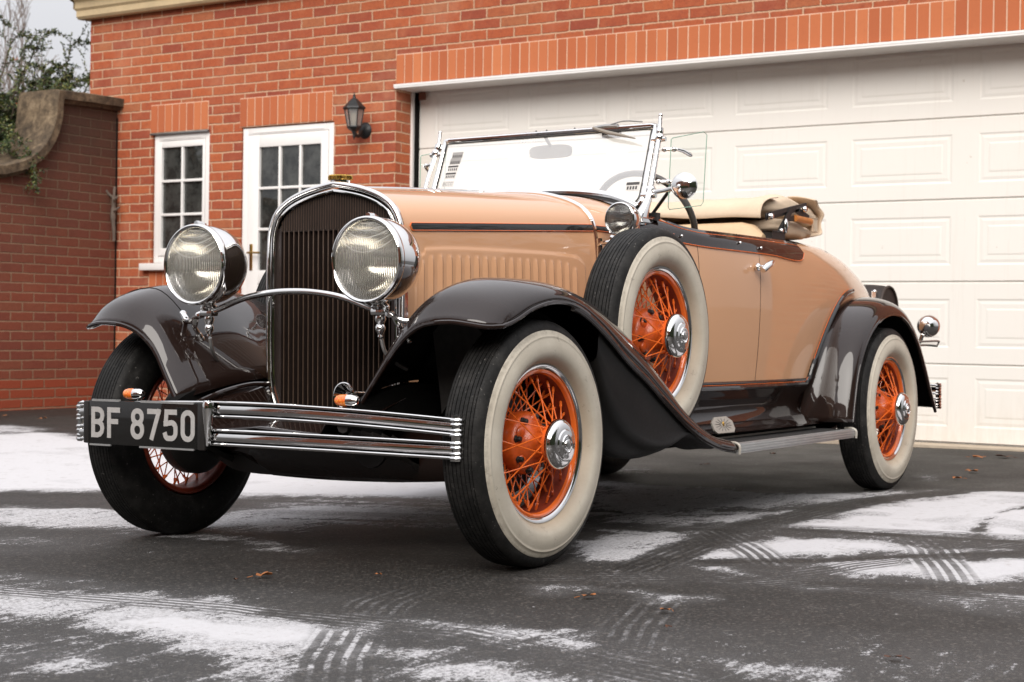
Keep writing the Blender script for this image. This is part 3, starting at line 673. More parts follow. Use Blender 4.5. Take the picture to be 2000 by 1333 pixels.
# ---- rear fenders
def rear_fender(s):
    outer = cr([(-2.535,.84,.335),(-2.560,.84,.43),(-2.60,.84,.545),(-2.68,.84,.660),(-2.80,.84,.750),(-2.95,.84,.802),(-3.10,.84,.810),(-3.25,.84,.772),(-3.39,.84,.68),(-3.50,.84,.56),(-3.60,.84,.43),(-3.68,.84,.340)], 5)
    crown = cr([(-2.49,.70,.335),(-2.52,.70,.46),(-2.57,.70,.60),(-2.65,.70,.725),(-2.78,.70,.822),(-2.95,.70,.878),(-3.12,.70,.888),(-3.29,.70,.850),(-3.44,.70,.76),(-3.57,.70,.63),(-3.68,.70,.48),(-3.76,.70,.365)], 5)
    inner = cr([(-2.47,.61,.335),(-2.49,.63,.46),(-2.53,.655,.60),(-2.62,.66,.73),(-2.76,.63,.83),(-2.94,.60,.87),(-3.12,.56,.875),(-3.29,.53,.83),(-3.44,.50,.74),(-3.57,.48,.61),(-3.68,.47,.47),(-3.76,.47,.37)], 5)
    rows = []
    for O, C, I in zip(outer, crown, inner):
        O, C, I = Vector(O), Vector(C), Vector(I); K1 = Vector((C.x, O.y+.003, C.z))*.9+O*.1; K2 = Vector((C.x, (I.y+C.y)/2, C.z))*.8+I*.2
        r = [I*(1-t)**2+K2*2*t*(1-t)+C*t*t for t in [j/8 for j in range(9)]]+[C*(1-t)**2+K1*2*t*(1-t)+O*t*t for t in [j/12 for j in range(1, 13)]]
        rows.append([(p.x, s*p.y, p.z) for p in r])
    fo = MB().grid(rows).build('rear_fender', [BROWN, BLACK], car, mod=[SOL(.004, s, 1)], sharp=60)
    MB().tube([(r[-1][0], r[-1][1], r[-1][2]) for r in rows], .008, 8).build('fender_bead', BROWN, fo)
    # inner closing wall between wheel and body
    iw = [[(r[0][0], r[0][1], r[0][2]), (r[0][0], s*.52, max(.34, r[0][2]-.2)), (r[0][0], s*.52, .34)] for r in rows[8:]]
    MB().grid(iw).build('inner_arch', BLACK, fo)
    return fo
for s in (1, -1): rear_fender(s)

# ---- running boards
for s in (1, -1):
    m = MB().box(-2.545, -1.335, s*.60, s*.828, .285, .300, bev=.003); rb = m.build('running_board', DARK, car)
    m = MB()
    for k in range(18):
        y = .625+.0112*k; m.box(-2.535, -1.35, s*y, s*(y+.007), .3005, .3045)
    m.build('rubber_mat', RUBMAT, rb, smooth=False)
    m = MB()
    for (za, zb_, yy) in ((.268, .2745, .846), (.2755, .284, .850), (.285, .2935, .850), (.2945, .3020, .848)):
        m.box(-2.545, -1.335, s*.829, s*yy, za, zb_, bev=.0012)
    m.box(-2.545, -1.335, s*.822, s*.845, .3022, .3060); m.build('edge_trim', ALU, rb)
    for xe in (-1.333, -2.547):
        MB().tube(cr([(xe, s*.800, .307), (xe, s*.835, .308), (xe, s*.852, .297), (xe, s*.852, .266)], 6), .0052, 8).build('end_trim', CREAMP, rb)
    m = MB().box(-2.54, -1.36, s*.660, s*.668, .3048, .312); m.build('inner_trim', CREAMP, rb, smooth=False)
    # kick plate on the apron with radial ribs
    xc, zc = -1.555, .358; yk = ysurf(xc, .53)+.030
    mm = Matrix.Translation((xc, s*yk, zc)) @ Matrix.Rotation(s*R(24), 4, 'X')
    oct_ = [(a*.98, b*.95) for a, b in [(-.095, -.020), (-.072, -.036), (.072, -.036), (.095, -.020), (.095, .014), (.055, .036), (-.055, .036), (-.095, .014)]]
    kp = MB().prism([(a_, 0, b_) for a_, b_ in oct_], (0, s*.006, 0), m=mm).build('kick_plate', CREAMP, rb, smooth=False)
    m = MB()
    for k in range(14):
        an = 2*PI*k/14+.2; d = Vector((math.cos(an), 0, math.sin(an)*.38)); L = min(.082, .078)
        m.tube([mm @ (Vector((0, s*.0065, 0))+d*.022), mm @ (Vector((0, s*.0065, 0))+d*L*.9)], .0010, 5)
    m.build('radial_rib', DARK, kp)
    MB().sphere(mm @ Vector((0, s*.006, 0)), .008, 10, (1, .5, 1.8)).build('centre_badge', BRASS, kp)
# ============================================================ wheels
def make_wheel(drum=True):
    W_ = MB()
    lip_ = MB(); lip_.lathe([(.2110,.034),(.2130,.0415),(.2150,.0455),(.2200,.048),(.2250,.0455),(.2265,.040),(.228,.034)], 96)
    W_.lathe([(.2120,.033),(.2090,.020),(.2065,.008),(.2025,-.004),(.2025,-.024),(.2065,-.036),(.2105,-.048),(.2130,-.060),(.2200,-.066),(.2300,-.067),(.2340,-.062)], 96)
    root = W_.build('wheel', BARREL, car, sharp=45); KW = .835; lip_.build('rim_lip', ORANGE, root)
    t = MB(); half = [(.3432,.0835),(.3520,.0815),(.3600,.0765),(.3665,.0700),(.3705,.0640)]
    tread = []
    ys = [.0560,.0530,.0340,.0310,.0120,.0090]
    def crown_r(y): return .3755-.0022*(y/.058)**2
    tread = [(crown_r(.060), .060), (crown_r(.056), .0560), (.3685,.0552), (.3685,.0534), (crown_r(.0528), .0526)]
    for yy in (.0415, .0248, .0082):
        tread += [(crown_r(yy+.0018), yy+.0018), (.3675, yy+.0012), (.3675, yy-.0012), (crown_r(yy-.0018), yy-.0018)]
    full = half+tread+[(r, -y) for r, y in reversed(tread)]+[(r, -y) for r, y in reversed(half)]
    full += [(.333,-.092),(.320,-.0985),(.300,-.1025),(.280,-.102),(.258,-.096),(.246,-.086),(.238,-.078)]
    full = [(r, y*KW) for r, y in full]; t.lathe(full, 160); t.build('tyre', TYRE, root, sharp=40)
    w = MB(); w.lathe([(r, y*KW) for r, y in [(.236,.050),(.2415,.060),(.2450,.068),(.2520,.0810),(.2640,.0960),(.2800,.1025),(.3000,.1010),(.3160,.0965),(.3215,.0945),(.3235,.0955),(.3260,.0950),(.3275,.0920),(.3350,.0885),(.3410,.0855),(.3435,.0830)]], 160)
    w.build('whitewall', WW, root, sharp=50)
    c = MB(); c.lathe([(.2262,.040),(.2275,.0490),(.2310,.0525),(.2360,.0545),(.2405,.0550),(.2425,.0530),(.2430,.049)], 96); c.build('trim_ring', CHROME, root)
    hb = MB(); hb.lathe([(.0,.100),(.046,.100),(.0580,.098),(.0600,.088),(.0560,.076),(.0520,.064),(.0540,.048),(.0610,.034),(.0700,.022),(.0830,.014),(.0920,.006),(.0960,-.004),(.0970,-.020),(.0950,-.044),(.090,-.052),(.0,-.052)], 64)
    hub = hb.build('hub', ORANGE_D, root, sharp=60)
    for k in range(8):
        a = 2*PI*k/8+.2; p = Vector((.082*math.cos(a), .012, .082*math.sin(a)))
        b1 = MB(); b1.lathe([(0,.0165),(.007,.0165),(.0085,.014),(.0095,.004),(.0125,.002),(.0125,-.002)], 6, p)
        b1.build('wheel_bolt', DARK, hub, sharp=30)
    for k in range(5):
        a = 2*PI*k/5+.5; b1 = MB(); ca, sa = math.cos(a), math.sin(a)
        b1.sphere((.070*ca, .016, .070*sa), .022, 12, (1, .55, 1)); b1.build('hub_lobe', ORANGE_D, hub)
    CZ = -.022; cp = MB(); cp.lathe([(r, y+CZ) for r, y in [(0,.1700),(.012,.1700),(.0160,.1685),(.0180,.1640),(.0215,.1635),(.0230,.1670),(.0270,.1668),(.0300,.1630),(.0420,.1610),(.0455,.1570),(.0580,.1560),(.0670,.1520),(.0735,.1450),(.0765,.1360),(.0760,.1280),(.0700,.1240),(.055,.122)]], 72)
    cap = cp.build('hub_cap', CHROME, root, sharp=25)
    e = MB(); e.sphere((0,.1702+CZ,0), .008, 12, (.75,.3,1.35)); e.sphere((0,.1702+CZ,0), .0125, 16, (.9,.12,1.1)); e.build('cap_emblem', STEEL, cap)
    # wire spokes
    def spoke(r0, y0, a0, r1, y1, a1, rad=.0023):
        p = Vector((r0*math.cos(a0), y0, r0*math.sin(a0))); q = Vector((r1*math.cos(a1), y1, r1*math.sin(a1)))
        L = (q-p).length; d = (q-p)/L
        m = MB(); m.tube([p, q-d*.026, q-d*.025, q-d*.002], [rad, rad, rad*2.0, rad*1.7], 6); return m.build('wire_spoke', ORANGE, root, recalc=False)
    def rot(o, a):
        c = o.copy(); COL.objects.link(c); c.parent = root; c.rotation_euler = (0, a, 0)
    for sg in (1, -1):
        o = spoke(.055, .088, 0, .2075, .018, sg*R(36)); [rot(o, 2*PI*k/12) for k in range(1, 12)]
        o = spoke(.094, -.036, R(9), .2040, -.006 if sg > 0 else -.018, R(9)+sg*R(27)); [rot(o, 2*PI*k/22) for k in range(1, 22)]
    if drum:
        d = MB(); d.lathe([(.0,-.054),(.150,-.054),(.158,-.058),(.160,-.066),(.160,-.105),(.150,-.112),(.0,-.118)], 48)
        d.build('brake_drum', DARK, root, sharp=40)
    return root
w0 = make_wheel(); w0.location = (0, .753, WR)
wheels = [w0]
for (x, y, z, fl, ang) in ((0, -.703, WR, 1, .3), (-WB, .765, WR, 0, .9), (-WB, -.703, WR, 1, .5)):
    c = copy_tree(w0, car); c.location = (x, y, z); c.rotation_euler = (0, ang, PI if fl else 0); wheels.append(c)
for s in (1, -1):
    c = copy_tree(w0, car); c.name = 'spare_wheel'; c.location = (-.83, s*.728, .705); c.rotation_euler = (0, 1.1, 0 if s > 0 else PI)
    for ch in list(c.children):
        if ch.name.startswith('brake_drum'): bpy.data.objects.remove(ch)
    tag(c, 'spare wheel carried upright in the front fender well' if s > 0 else None)
    # clamp and strut behind the spare
    m = MB(); m.tube([(-.80, s*.60, .76), (-.80, s*.655, .76)], .009, 8); m.tube([(-.91, s*.62, .80), (-.80, s*.62, .80), (-.70, s*.62, .80)], .008, 8); m.sphere((-.80, s*.66, .775), .022, 12); m.build('spare_bracket', CHROME, car)
    m = MB(); m.tube(cr([(-.895, s*.495, 1.03), (-.87, s*.52, 1.035), (-.83, s*.56, 1.035), (-.83, s*.62, 1.04)], 6), .008, 8); m.tube([(-.897, s*.497, 1.055), (-.897, s*.499, .96)], .011, 8); m.build('spare_stay', CHROME, car)

# ============================================================ chassis underneath
m = MB()
for s in (1, -1):
    P = cr([(.40, s*.36, .43), (.30, s*.37, .465), (.1, s*.38, .50), (-.3, s*.40, .46), (-.9, s*.43, .42), (-2.2, s*.46, .42), (-2.8, s*.47, .50), (-3.2, s*.47, .50), (-3.9, s*.46, .44)], 6)
    m.grid([[(p[0], p[1]-.022, p[2]-.05), (p[0], p[1]+.022, p[2]-.05), (p[0], p[1]+.022, p[2]+.05), (p[0], p[1]-.022, p[2]+.05)] for p in P], False, True)
m.box(-1.0, -3.9, -.56, .56, .455, .50); m.box(-.2, -.9, -.22, .22, .30, .62); m.box(-.9, -2.2, -.16, .16, .28, .46)
m.box(-1.25, -3.9, -.50, .50, .36, .40)
m.tube([(-1.2, .30, .27), (-2.7, .32, .27), (-3.9, .34, .30)], .03, 10)
m.build('chassis_frame', BLACK, car, smooth=False)
m = MB(); P = cr([(0, -.62, .345), (0.01, -.50, .31), (.03, -.38, .27), (.035, 0, .265), (.03, .38, .27), (.01, .50, .31), (0, .62, .345)], 6)
m.grid([[(p[0]-.022, p[1], p[2]-.028), (p[0]+.022, p[1], p[2]-.028), (p[0]+.022, p[1], p[2]+.028), (p[0]-.022, p[1], p[2]+.028)] for p in P], False, True)
m.tube([(-.12, -.6, .29), (-.12, .6, .29)], .012, 8); m.build('front_axle', DARK, car)
m = MB(); m.tube([(-WB, -.66, WR), (-WB, .66, WR)], .04, 12); m.sphere((-WB, 0, WR-.01), .14, 20, (1, .8, 1)); m.build('rear_axle', DARK, car)
for s in (1, -1):
    m = MB()
    for k in range(5): m.tube(cr([(.42-.05*k, s*.40, .40-.006*k), (.0, s*.40, .33-.012*k), (-.45+.05*k, s*.40, .36-.006*k)], 6), .008, 6, flat=3.0)
    m.build('leaf_spring', DARK, car); m = MB()
    for k in range(5): m.tube(cr([(-2.5-.05*k, s*.50, .36-.008*k), (-3.07, s*.50, .31-.012*k), (-3.7+.05*k, s*.50, .40-.006*k)], 6), .008, 6, flat=3.0)
    m.build('leaf_spring', DARK, car)
# front pan below the radiator and curved apron behind the bumper
rows = []
for i in range(13):
    t = i/12; row = []
    for j in range(25):
        y = -.40+.80*j/24
        a = abs(y)/.40
        sm_ = min(1, max(0, (abs(y)-.235)/.04)); sm_ = sm_*sm_*(3-2*sm_); x = .02+.37*t-.05*t*a; z = .448+.092*sm_*(1-.3*t)-.035*t**1.5-.03*a*t
        row.append((x, y, z))
    rows.append(row)
MB().grid(rows).build('front_apron', [BROWN, BLACK], car, mod=[SOL(.004, -1)])
for s in (1, -1): m = MB(); m.tube(cr([(.36, s*.335, .455), (.30, s*.325, .480), (.20, s*.30, .515), (.10, s*.275, .535), (.02, s*.262, .535)], 6), .008, 8); m.build('apron_bead', BROWN, car)
rows = []
for j in range(41):
    y = -.62+1.24*j/40; zb = .228+.030*(abs(y+.0)/.62)**2+.0*y
    if y < -.22: zb += .05*min(1, (-.22-y)/.12)
    rows.append([(.055, y, .44), (.085, y, .36), (.08, y, (zb+.33)/2), (.05, y, zb), (.0, y, zb-.003)])
MB().grid(rows).build('lower_valance', [BROWN, BLACK], car, mod=[SOL(.004, -1)])
m = MB(); m.box(-.08, .05, -.30, .30, .25, .45); m.build('sump_cover', BLACK, car, smooth=False)
m = MB(); m.lathe([(0,.02),(.065,.02),(.07,0),(.065,-.03),(0,-.03)], 28, (.07, .22, .345), 'x'); m.tube([(.10, .30, .33), (.10, .36, .33)], .02, 10); m.build('starter_housing', DARK, car)

# ============================================================ bumpers
def bumper(name, x0, dirn, zoff=0.0, plate=False):
    root = None
    bx = lambda y: x0+dirn*(-.085*(abs(y)/.78)**2.2)
    ys = lin(-.760, .760, 60)
    def zc(y, up): a = (abs(y)/.78)**2; return (.470-.032*a if up else .384-.012*a)+zoff
    m = MB()
    for up in (0, 1):
        for dz, r in ((.0212, .0052), (-.0212, .0052)):
            m.tube([(bx(y), y, zc(y, up)+dz) for y in ys], r, 10)
        rows = []
        for y in ys:
            z = zc(y, up); x = bx(y)
            rows.append([(x-dirn*.004, y, z+.0125), (x+dirn*.0035, y, z+.0115), (x+dirn*.0052, y, z+.006), (x+dirn*.0056, y, z), (x+dirn*.0052, y, z-.006), (x+dirn*.0035, y, z-.0115), (x-dirn*.004, y, z-.0125)])
        m.grid(rows)
    root = m.build(name, CHROME, car)
    m = MB()
    for up in (0, 1): m.grid([[(bx(y)-dirn*.006, y, zc(y, up)+.022), (bx(y)-dirn*.006, y, zc(y, up)-.022), (bx(y)-dirn*.012, y, zc(y, up)-.020), (bx(y)-dirn*.012, y, zc(y, up)+.020)] for y in ys if abs(y) < .73], False, True)
    m.build('backing_bar', BLACK, root)
    for s in (1, -1):
        m = MB(); ye = .773; xe = bx(ye)
        for up in (0, 1):
            z = zc(ye, up); n = 10
            for dz, r in ((-.0212, .0060), (-.0085, .0052), (.0085, .0052), (.0212, .0060)): m.tube(cr([(xe+dirn*.004, s*(ye-.022), z+dz), (xe+dirn*.004, s*(ye-.006), z+dz), (xe-dirn*.003, s*(ye+.004), z+dz), (xe-dirn*.03, s*(ye+.006), z+dz)], 5), r, 8)
        zt_, zb2 = zc(ye, 1)+.034, zc(ye, 0)-.030
        m.grid([[(xe+dirn*.002, s*(ye-.024), z), (xe+dirn*.006, s*(ye-.018), z), (xe+dirn*.0055, s*(ye-.004), z), (xe-dirn*.002, s*(ye+.006), z), (xe-dirn*.03, s*(ye+.007), z)] for z in (zb2, zb2+.004, zt_-.004, zt_)])
        m.grid([[(xe-.012*dirn+dirn*.016*math.cos(a)*q, s*(ye-.009+.014*math.sin(a)*q), zt_+.006*(1-q)) for a in lin(0, 2*PI*11/12, 11)] for q in (1, .8, .5, .01)], False, True)
        m.build('end_cap', CHROME, root)
        m = MB(); m.tube(cr([(bx(.4)-dirn*.01, s*.40, .43+zoff), (bx(.4)-dirn*.06, s*.39, .43+zoff), (bx(.4)-dirn*.16, s*.385, .45+zoff)], 6), .018, 8); m.build('bumper_bracket', DARK, root)
    # centre clasp
    m = MB(); xc = bx(0)+dirn*.012; yc = -.090 if plate else 0
    prof = [(.497, .010), (.494, .017), (.485, .0205), (.470, .020), (.440, .0165), (.410, .012), (.380, .0075), (.358, .0045)]
    rows = []
    for z, w in prof: rows.append([(xc+dirn*(.020*math.cos(a)*(.5+w*30)), yc+w*math.sin(a), z+zoff) for a in lin(-PI/2, PI/2, 12)])
    m.grid(rows); 
    for o in (-1, 0, 1): m.tube([(xc+dirn*(.0145*(.5+w*30)*math.cos(o*.7))+dirn*.001, yc+w*math.sin(o*.7), z+zoff) for z, w in prof], .0022, 6)
    m.build('centre_clasp', CHROME, root)
    return root
fb = bumper('front_bumper', .468, 1, 0, True); fb.location.y = -.013
rbm = bumper('rear_bumper', -4.05, -1, 0, False)

# number plate BF 8750
NPX = .480
pl = MB(); pl.box(NPX-.006, NPX, -.632, -.150, .3445, .4865, bev=.002)
plate = pl.build('number_plate', BLACKP, car); tag(plate, 'black front number plate reading BF 8750')
for ya, yb, za, zb_ in ((-.615, -.49, .4835, .4905), (-.395, -.168, .4835, .4905), (-.625, -.53, .34, .3455), (-.40, -.165, .34, .3455)):
    MB().box(NPX-.004, NPX+.0025, ya, yb, za, zb_).build('plate_trim', ALU, plate, smooth=False)
MB().box(NPX-.012, NPX+.004, -.150, -.118, .342, .490, bev=.006).build('rubber_strap', DARK, plate); MB().box(NPX-.012, NPX+.003, -.655, -.630, .346, .484, bev=.006).build('rubber_strap', DARK, plate)

def glyph(ch, w, h):
    r = min(w, h)*.36
    def arc(cx, cy, rx, a0, a1, n=6): return [(cx+rx*math.cos(R(a0+(a1-a0)*i/n)), cy+rx*math.sin(R(a0+(a1-a0)*i/n))) for i in range(n+1)]
    if ch == 'B':
        mid = h*.52; r1 = (h-mid)/2
        return [([(0,0),(0,h)], 0), ([(0,h),(w-r1,h)]+arc(w-r1, h-r1, r1, 90, -90)+[(0,mid)], 0), ([(0,mid),(w-mid/2,mid)]+arc(w-mid/2, mid/2, mid/2, 90, -90)+[(0,0)], 0)]
    if ch == 'F': return [([(0,0),(0,h)], 0), ([(0,h),(w,h)], 0), ([(0,h*.55),(w*.8,h*.55)], 0)]
    if ch == '8':
        mid = h*.53
        def rr(y0, y1, ww): 
            q = min((y1-y0)/2, ww/2)*.95; x0 = (w-ww)/2; x1 = x0+ww
            return arc(x1-q, y1-q, q, 90, 0)+arc(x1-q, y0+q, q, 0, -90)+arc(x0+q, y0+q, q, 270, 180)+arc(x0+q, y1-q, q, 180, 90)
        return [(rr(mid, h, w*.92), 1), (rr(0, mid, w), 1)]
    if ch == '7': return [([(0,h),(w,h)], 0), ([(w,h),(w*.30,0)], 0)]
    if ch == '5':
        q = h*.56/2*.8
        return [([(w*.95,h),(w*.08,h)], 0), ([(w*.08,h),(0,h*.56)], 0), ([(0,h*.56),(w-q,h*.60)]+arc(w-q, h*.60-q, q, 90, 0)+arc(w-q, q, q, 0, -90)+[(w*.25,0)]+arc(w*.25, q*.7, q*.7, 270, 190, 4), 0)]
    if ch == '0':
        q = w/2*.95; return [(arc(w-q, h-q, q, 90, 0)+arc(w-q, q, q, 0, -90)+arc(q, q, q, 270, 180)+arc(q, h-q, q, 180, 90), 1)]
    return []
def ribbon(mb, pts, closed, wd, x, depth=.0018):
    P = [Vector(p) for p in pts]
    Q = [P[0]]
    for p in P[1:]:
        if (p-Q[-1]).length > 1e-5: Q.append(p)
    if closed and (Q[0]-Q[-1]).length < 1e-5: Q.pop()
    P = Q; n = len(P); L, Rr = [], []
    for i in range(n):
        a = P[i-1] if (i > 0 or closed) else None; b = P[(i+1) % n] if (i < n-1 or closed) else None
        d1 = (P[i]-a).normalized() if a is not None else None; d2 = (b-P[i]).normalized() if b is not None else None
        t = (d1+d2).normalized() if (d1 is not None and d2 is not None) else (d1 or d2)
        nn = Vector((-t.y, t.x)); k = 1
        if d1 is not None and d2 is not None: k = 1/max(.5, abs(nn.dot(Vector((-d1.y, d1.x)))))
        ext = Vector((0, 0))
        if not closed and i == 0: ext = -d2*wd/2*.98
        if not closed and i == n-1: ext = d1*wd/2*.98
        L.append(P[i]+nn*wd/2*k+ext); Rr.append(P[i]-nn*wd/2*k+ext)
    rows = [[(x-depth, l.x, l.y), (x, l.x, l.y), (x, r.x, r.y), (x-depth, r.x, r.y)] for l, r in zip(L, Rr)]
    mb.grid(rows, closed)
LET = M_('silver_letter', (0.52, 0.50, 0.48), .45, .3, 0, .12, 60)
ycur = -.610; cw, chh, st = .0475, .0825, .0165; z0 = .3745
for i, ch in enumerate('BF 8750'):
    if ch == ' ': ycur += .033; continue
    m = MB()
    for k, (pts, cl) in enumerate(glyph(ch, cw-st*.3, chh)): ribbon(m, [(ycur+px_, z0+py_) for px_, py_ in pts], cl, st, NPX+.0016+.0002*k)
    m.build('plate_character', LET, plate, smooth=False)
    ycur += cw+st+.0088

# indicators and small horn
for (x, y, z, sgn) in ((.43, -.470, .508, 1), (.43, .405, .508, 1)):
    m = MB(); m.lathe([(0, -.052), (.009, -.050), (.0155, -.042), (.0185, -.028), (.0190, .0)], 20, (x, y, z), 'y'); o = m.build('indicator_lens', AMBER, car)
    m = MB(); m.lathe([(.0196, -.002), (.0196, .012), (.017, .026), (.011, .034), (0, .036)], 20, (x, y, z), 'y'); m.tube([(x, y+.01, z-.01), (x-.01, y+.012, z-.045)], .006, 8); m.build('lens_housing', CHROME, o)
m = MB(); m.lathe([(.008, -.10), (.012, -.05), (.020, -.01), (.036, .012), (.040, .016), (.037, .017), (.018, -.006), (.0, -.02)], 28, (.34, .325, .520), 'x'); m.build('horn', CHROME, car)

# ============================================================ headlamps
HX, HY, HZ = .215, .354, .930
for s in (1, -1):
    T = Matrix.Translation((HX, s*HY, HZ))
    m = MB(); m.lathe([(.1190, .062), (.1195, .071), (.1225, .0765), (.1275, .0790), (.1320, .0760), (.1345, .068), (.1345, .058), (.1315, .052)], 64, ax='x', m=T)
    rim = m.build('headlight_rim', CHROME, None)
    m = MB(); m.lathe([(.1305, .056), (.1315, .03), (.1300, .0), (.1245, -.03), (.1120, -.06), (.0920, -.085), (.0620, -.103), (.030, -.112), (0, -.114)], 64, ax='x', m=T)
    m.tube([T @ Vector((.064, 0, .1345)), T @ Vector((.045, 0, .135)), T @ Vector((.02, 0, .1315))], [.009, .010, .007], 8)
    b = m.build('headlight', CHROME, car); rim.parent = b
    m = MB(); m.lathe([(.122, .062), (.116, .035), (.104, .0), (.080, -.035), (.052, -.062), (.028, -.076), (.0, -.080)], 48, ax='x', m=T); m.build('reflector', REFL, b)
    m = MB(); m.sphere(T @ Vector((-.02, 0, 0)), .013, 12, (1.4, 1, 1)); m.build('bulb', M_('bulb_glass', (.8, .78, .7), .15), b) if s == 1 else m.build('bulb', bpy.data.materials['bulb_glass'], b)
    m = MB(); fr_, bk = [], []
    for i in range(9):
        r = .1205*i/8; fr_.append((r, .066+.020*(1-(i/8)**2))); bk.append((r, .061+.018*(1-(i/8)**2)))
    m.lathe(fr_+bk[::-1], 64, ax='x'); ln = m.build('lens', LENS, b); ln.location = (HX, s*HY, HZ)
    # post, clamp and finial
    m = MB(); m.lathe([(.018, -.128), (.026, -.134), (.030, -.142), (.024, -.150)], 20, (HX, s*HY, HZ), 'z')
    m.box(HX-.018, HX+.018, s*HY-.026, s*HY+.026, HZ-.168, HZ-.146, bev=.006)
    m.lathe([(.016, -.170), (.018, -.180), (.014, -.190), (.012, -.196), (.016, -.204), (.016, -.212), (.012, -.220), (.007, -.228), (.008, -.234), (.0, -.238)], 20, (HX, s*HY, HZ), 'z')
    m.build('lamp_post', CHROME, b)
    m = MB(); m.tube(cr([(HX-.005, s*HY, HZ-.240), (HX-.02, s*(HY+.004), HZ-.28), (HX-.06, s*(HY+.016), HZ-.315), (HX-.10, s*(HY+.03), HZ-.335)], 8), .0062, 8); m.build('wiring_conduit', STEEL, b)
    m = MB(); bz = HZ-.158
    m.tube(cr([(HX, s*(HY+.02), bz), (HX+.004, s*(HY+.045), bz-.008), (HX-.004, s*(HY+.085), bz-.026), (HX-.020, s*(HY+.12), bz-.024), (HX-.032, s*(HY+.150), bz-.004)], 6), [.0125]*7+[.010]*6+[.009]*6+[.013]*6, 10)
    m.tube(cr([(HX+.002, s*(HY+.055), bz-.014), (HX-.006, s*(HY+.070), bz-.045), (HX-.026, s*(HY+.074), bz-.066), (HX-.042, s*(HY+.076), bz-.084)], 6), [.010]*6+[.008]*7+[.011]*6, 10)
    m.sphere((HX-.034, s*(HY+.152), bz-.003), .015, 12); m.sphere((HX-.043, s*(HY+.076), bz-.085), .013, 12)
    m.build('lamp_bracket', CHROME, b)
m = MB(); P = cr([(HX, -HY+.01, HZ-.155), (HX, -.30, HZ-.141), (HX, -.20, HZ-.110), (HX, -.09, HZ-.094), (HX, 0, HZ-.090), (HX, .09, HZ-.094), (HX, .20, HZ-.110), (HX, .30, HZ-.141), (HX, HY-.01, HZ-.155)], 6)
m.tube(P, .0105, 12); m.build('headlight_bar', CHROME, car)

# cowl lamps
for s in (1, -1):
    c = (-.930, s*.580, 1.122); T = Matrix.Translation(c) @ Matrix.Scale(1.14, 4)
    m = MB(); m.lathe([(.046, .030), (.050, .036), (.0535, .033), (.054, .022), (.052, .0), (.044, -.03), (.030, -.052), (.012, -.064), (0, -.066)], 40, ax='x', m=T)
    m.tube([(c[0]-.01, s*.585, c[2]-.05), (c[0]-.01, s*.555, c[2]-.07), (c[0]-.01, s*.52, c[2]-.06)], .008, 8); b = m.build('cowl_lamp', CHROME, car)
    m = MB(); m.lathe([(.046, .028), (.030, .0), (.0, -.02)], 32, ax='x', m=T); m.build('reflector', REFL, b)
    m = MB(); m.lathe([(0, .044), (.024, .041), (.047, .031), (.047, .028), (.024, .037), (0, .040)], 40, ax='x'); ln = m.build('lens', lens_mat('cowl_lens', (.55, .55, .55), .004, .0006, (.25, .25, .25)) if s == 1 else bpy.data.materials['cowl_lens'], b); ln.location = c; ln.scale = (1.14,)*3

# ============================================================ windscreen
def WX(z): return -1.218-(z-1.19)*.39
bot = cr([(.478,1.196),(.445,1.213),(.36,1.243),(.22,1.266),(.1,1.274),(0,1.276)], 6)
bot = [(y, z) for y, z in bot]; half_b = bot+[(-y, z) for y, z in reversed(bot)][1:]       # +y to -y
loop = [(.487, 1.200)]+[(.489+.0001*i, 1.23+.28*i/10) for i in range(10)]+[(.490, 1.517)]
L_ = [(WX(z), y, z) for y, z in half_b]; sideR = cr([(.478,1.196),(.491,1.215),(.494,1.26),(.493,1.36),(.491,1.512)], 6)
frp = MB(); ring = [(y, z) for y, z in sideR]+[(y, 1.514) for y in lin(.47, -.47, 8)]+[(-y, z) for y, z in reversed(sideR)]+[(-y, z) for y, z in bot][1:]+[(y, z) for y, z in reversed(bot)][1:-1]
frp.tube([(WX(z), y, z) for y, z in ring], .0115, 10, closed=True)
ws = frp.build('windscreen_frame', CHROME, car)
ring2 = [(y*.972, 1.355+(z-1.355)*.915) for y, z in ring]
MB().tube([(WX(z)+.003, y*1.005, z-.007) for y, z in half_b], .0145, 10).build('lower_frame_rail', CHROME, ws)
MB().tube([(WX(z)+.003, y, z) for y, z in ring2], .0028, 6, closed=True).build('glazing_bead', DARK, ws)
MB().tube([(WX(z)+.014, y*1.03, z-.031) for y, z in half_b], .011, 8, flat=1.2).build('sealing_rubber', DARK, ws)
g = MB(); NY = 24
def zb_at(y):
    y = abs(y)
    for (y0, z0), (y1, z1) in zip(bot, bot[1:]):
        if y1 <= y <= y0: return z1+(z0-z1)*(y-y1)/max(y0-y1, 1e-6)
    return bot[0][1]
fr_ = []
for i in range(NY+1):
    y = -.476+.952*i/NY; zb_ = zb_at(y)+.006; fr_.append([(WX(z), y, z) for z in (zb_, (zb_+1.508)/2, 1.508)])
g.grid(fr_); gl = g.build('windscreen_glass', GLASS, ws, smooth=False)
ys_ = [-.475, .475]
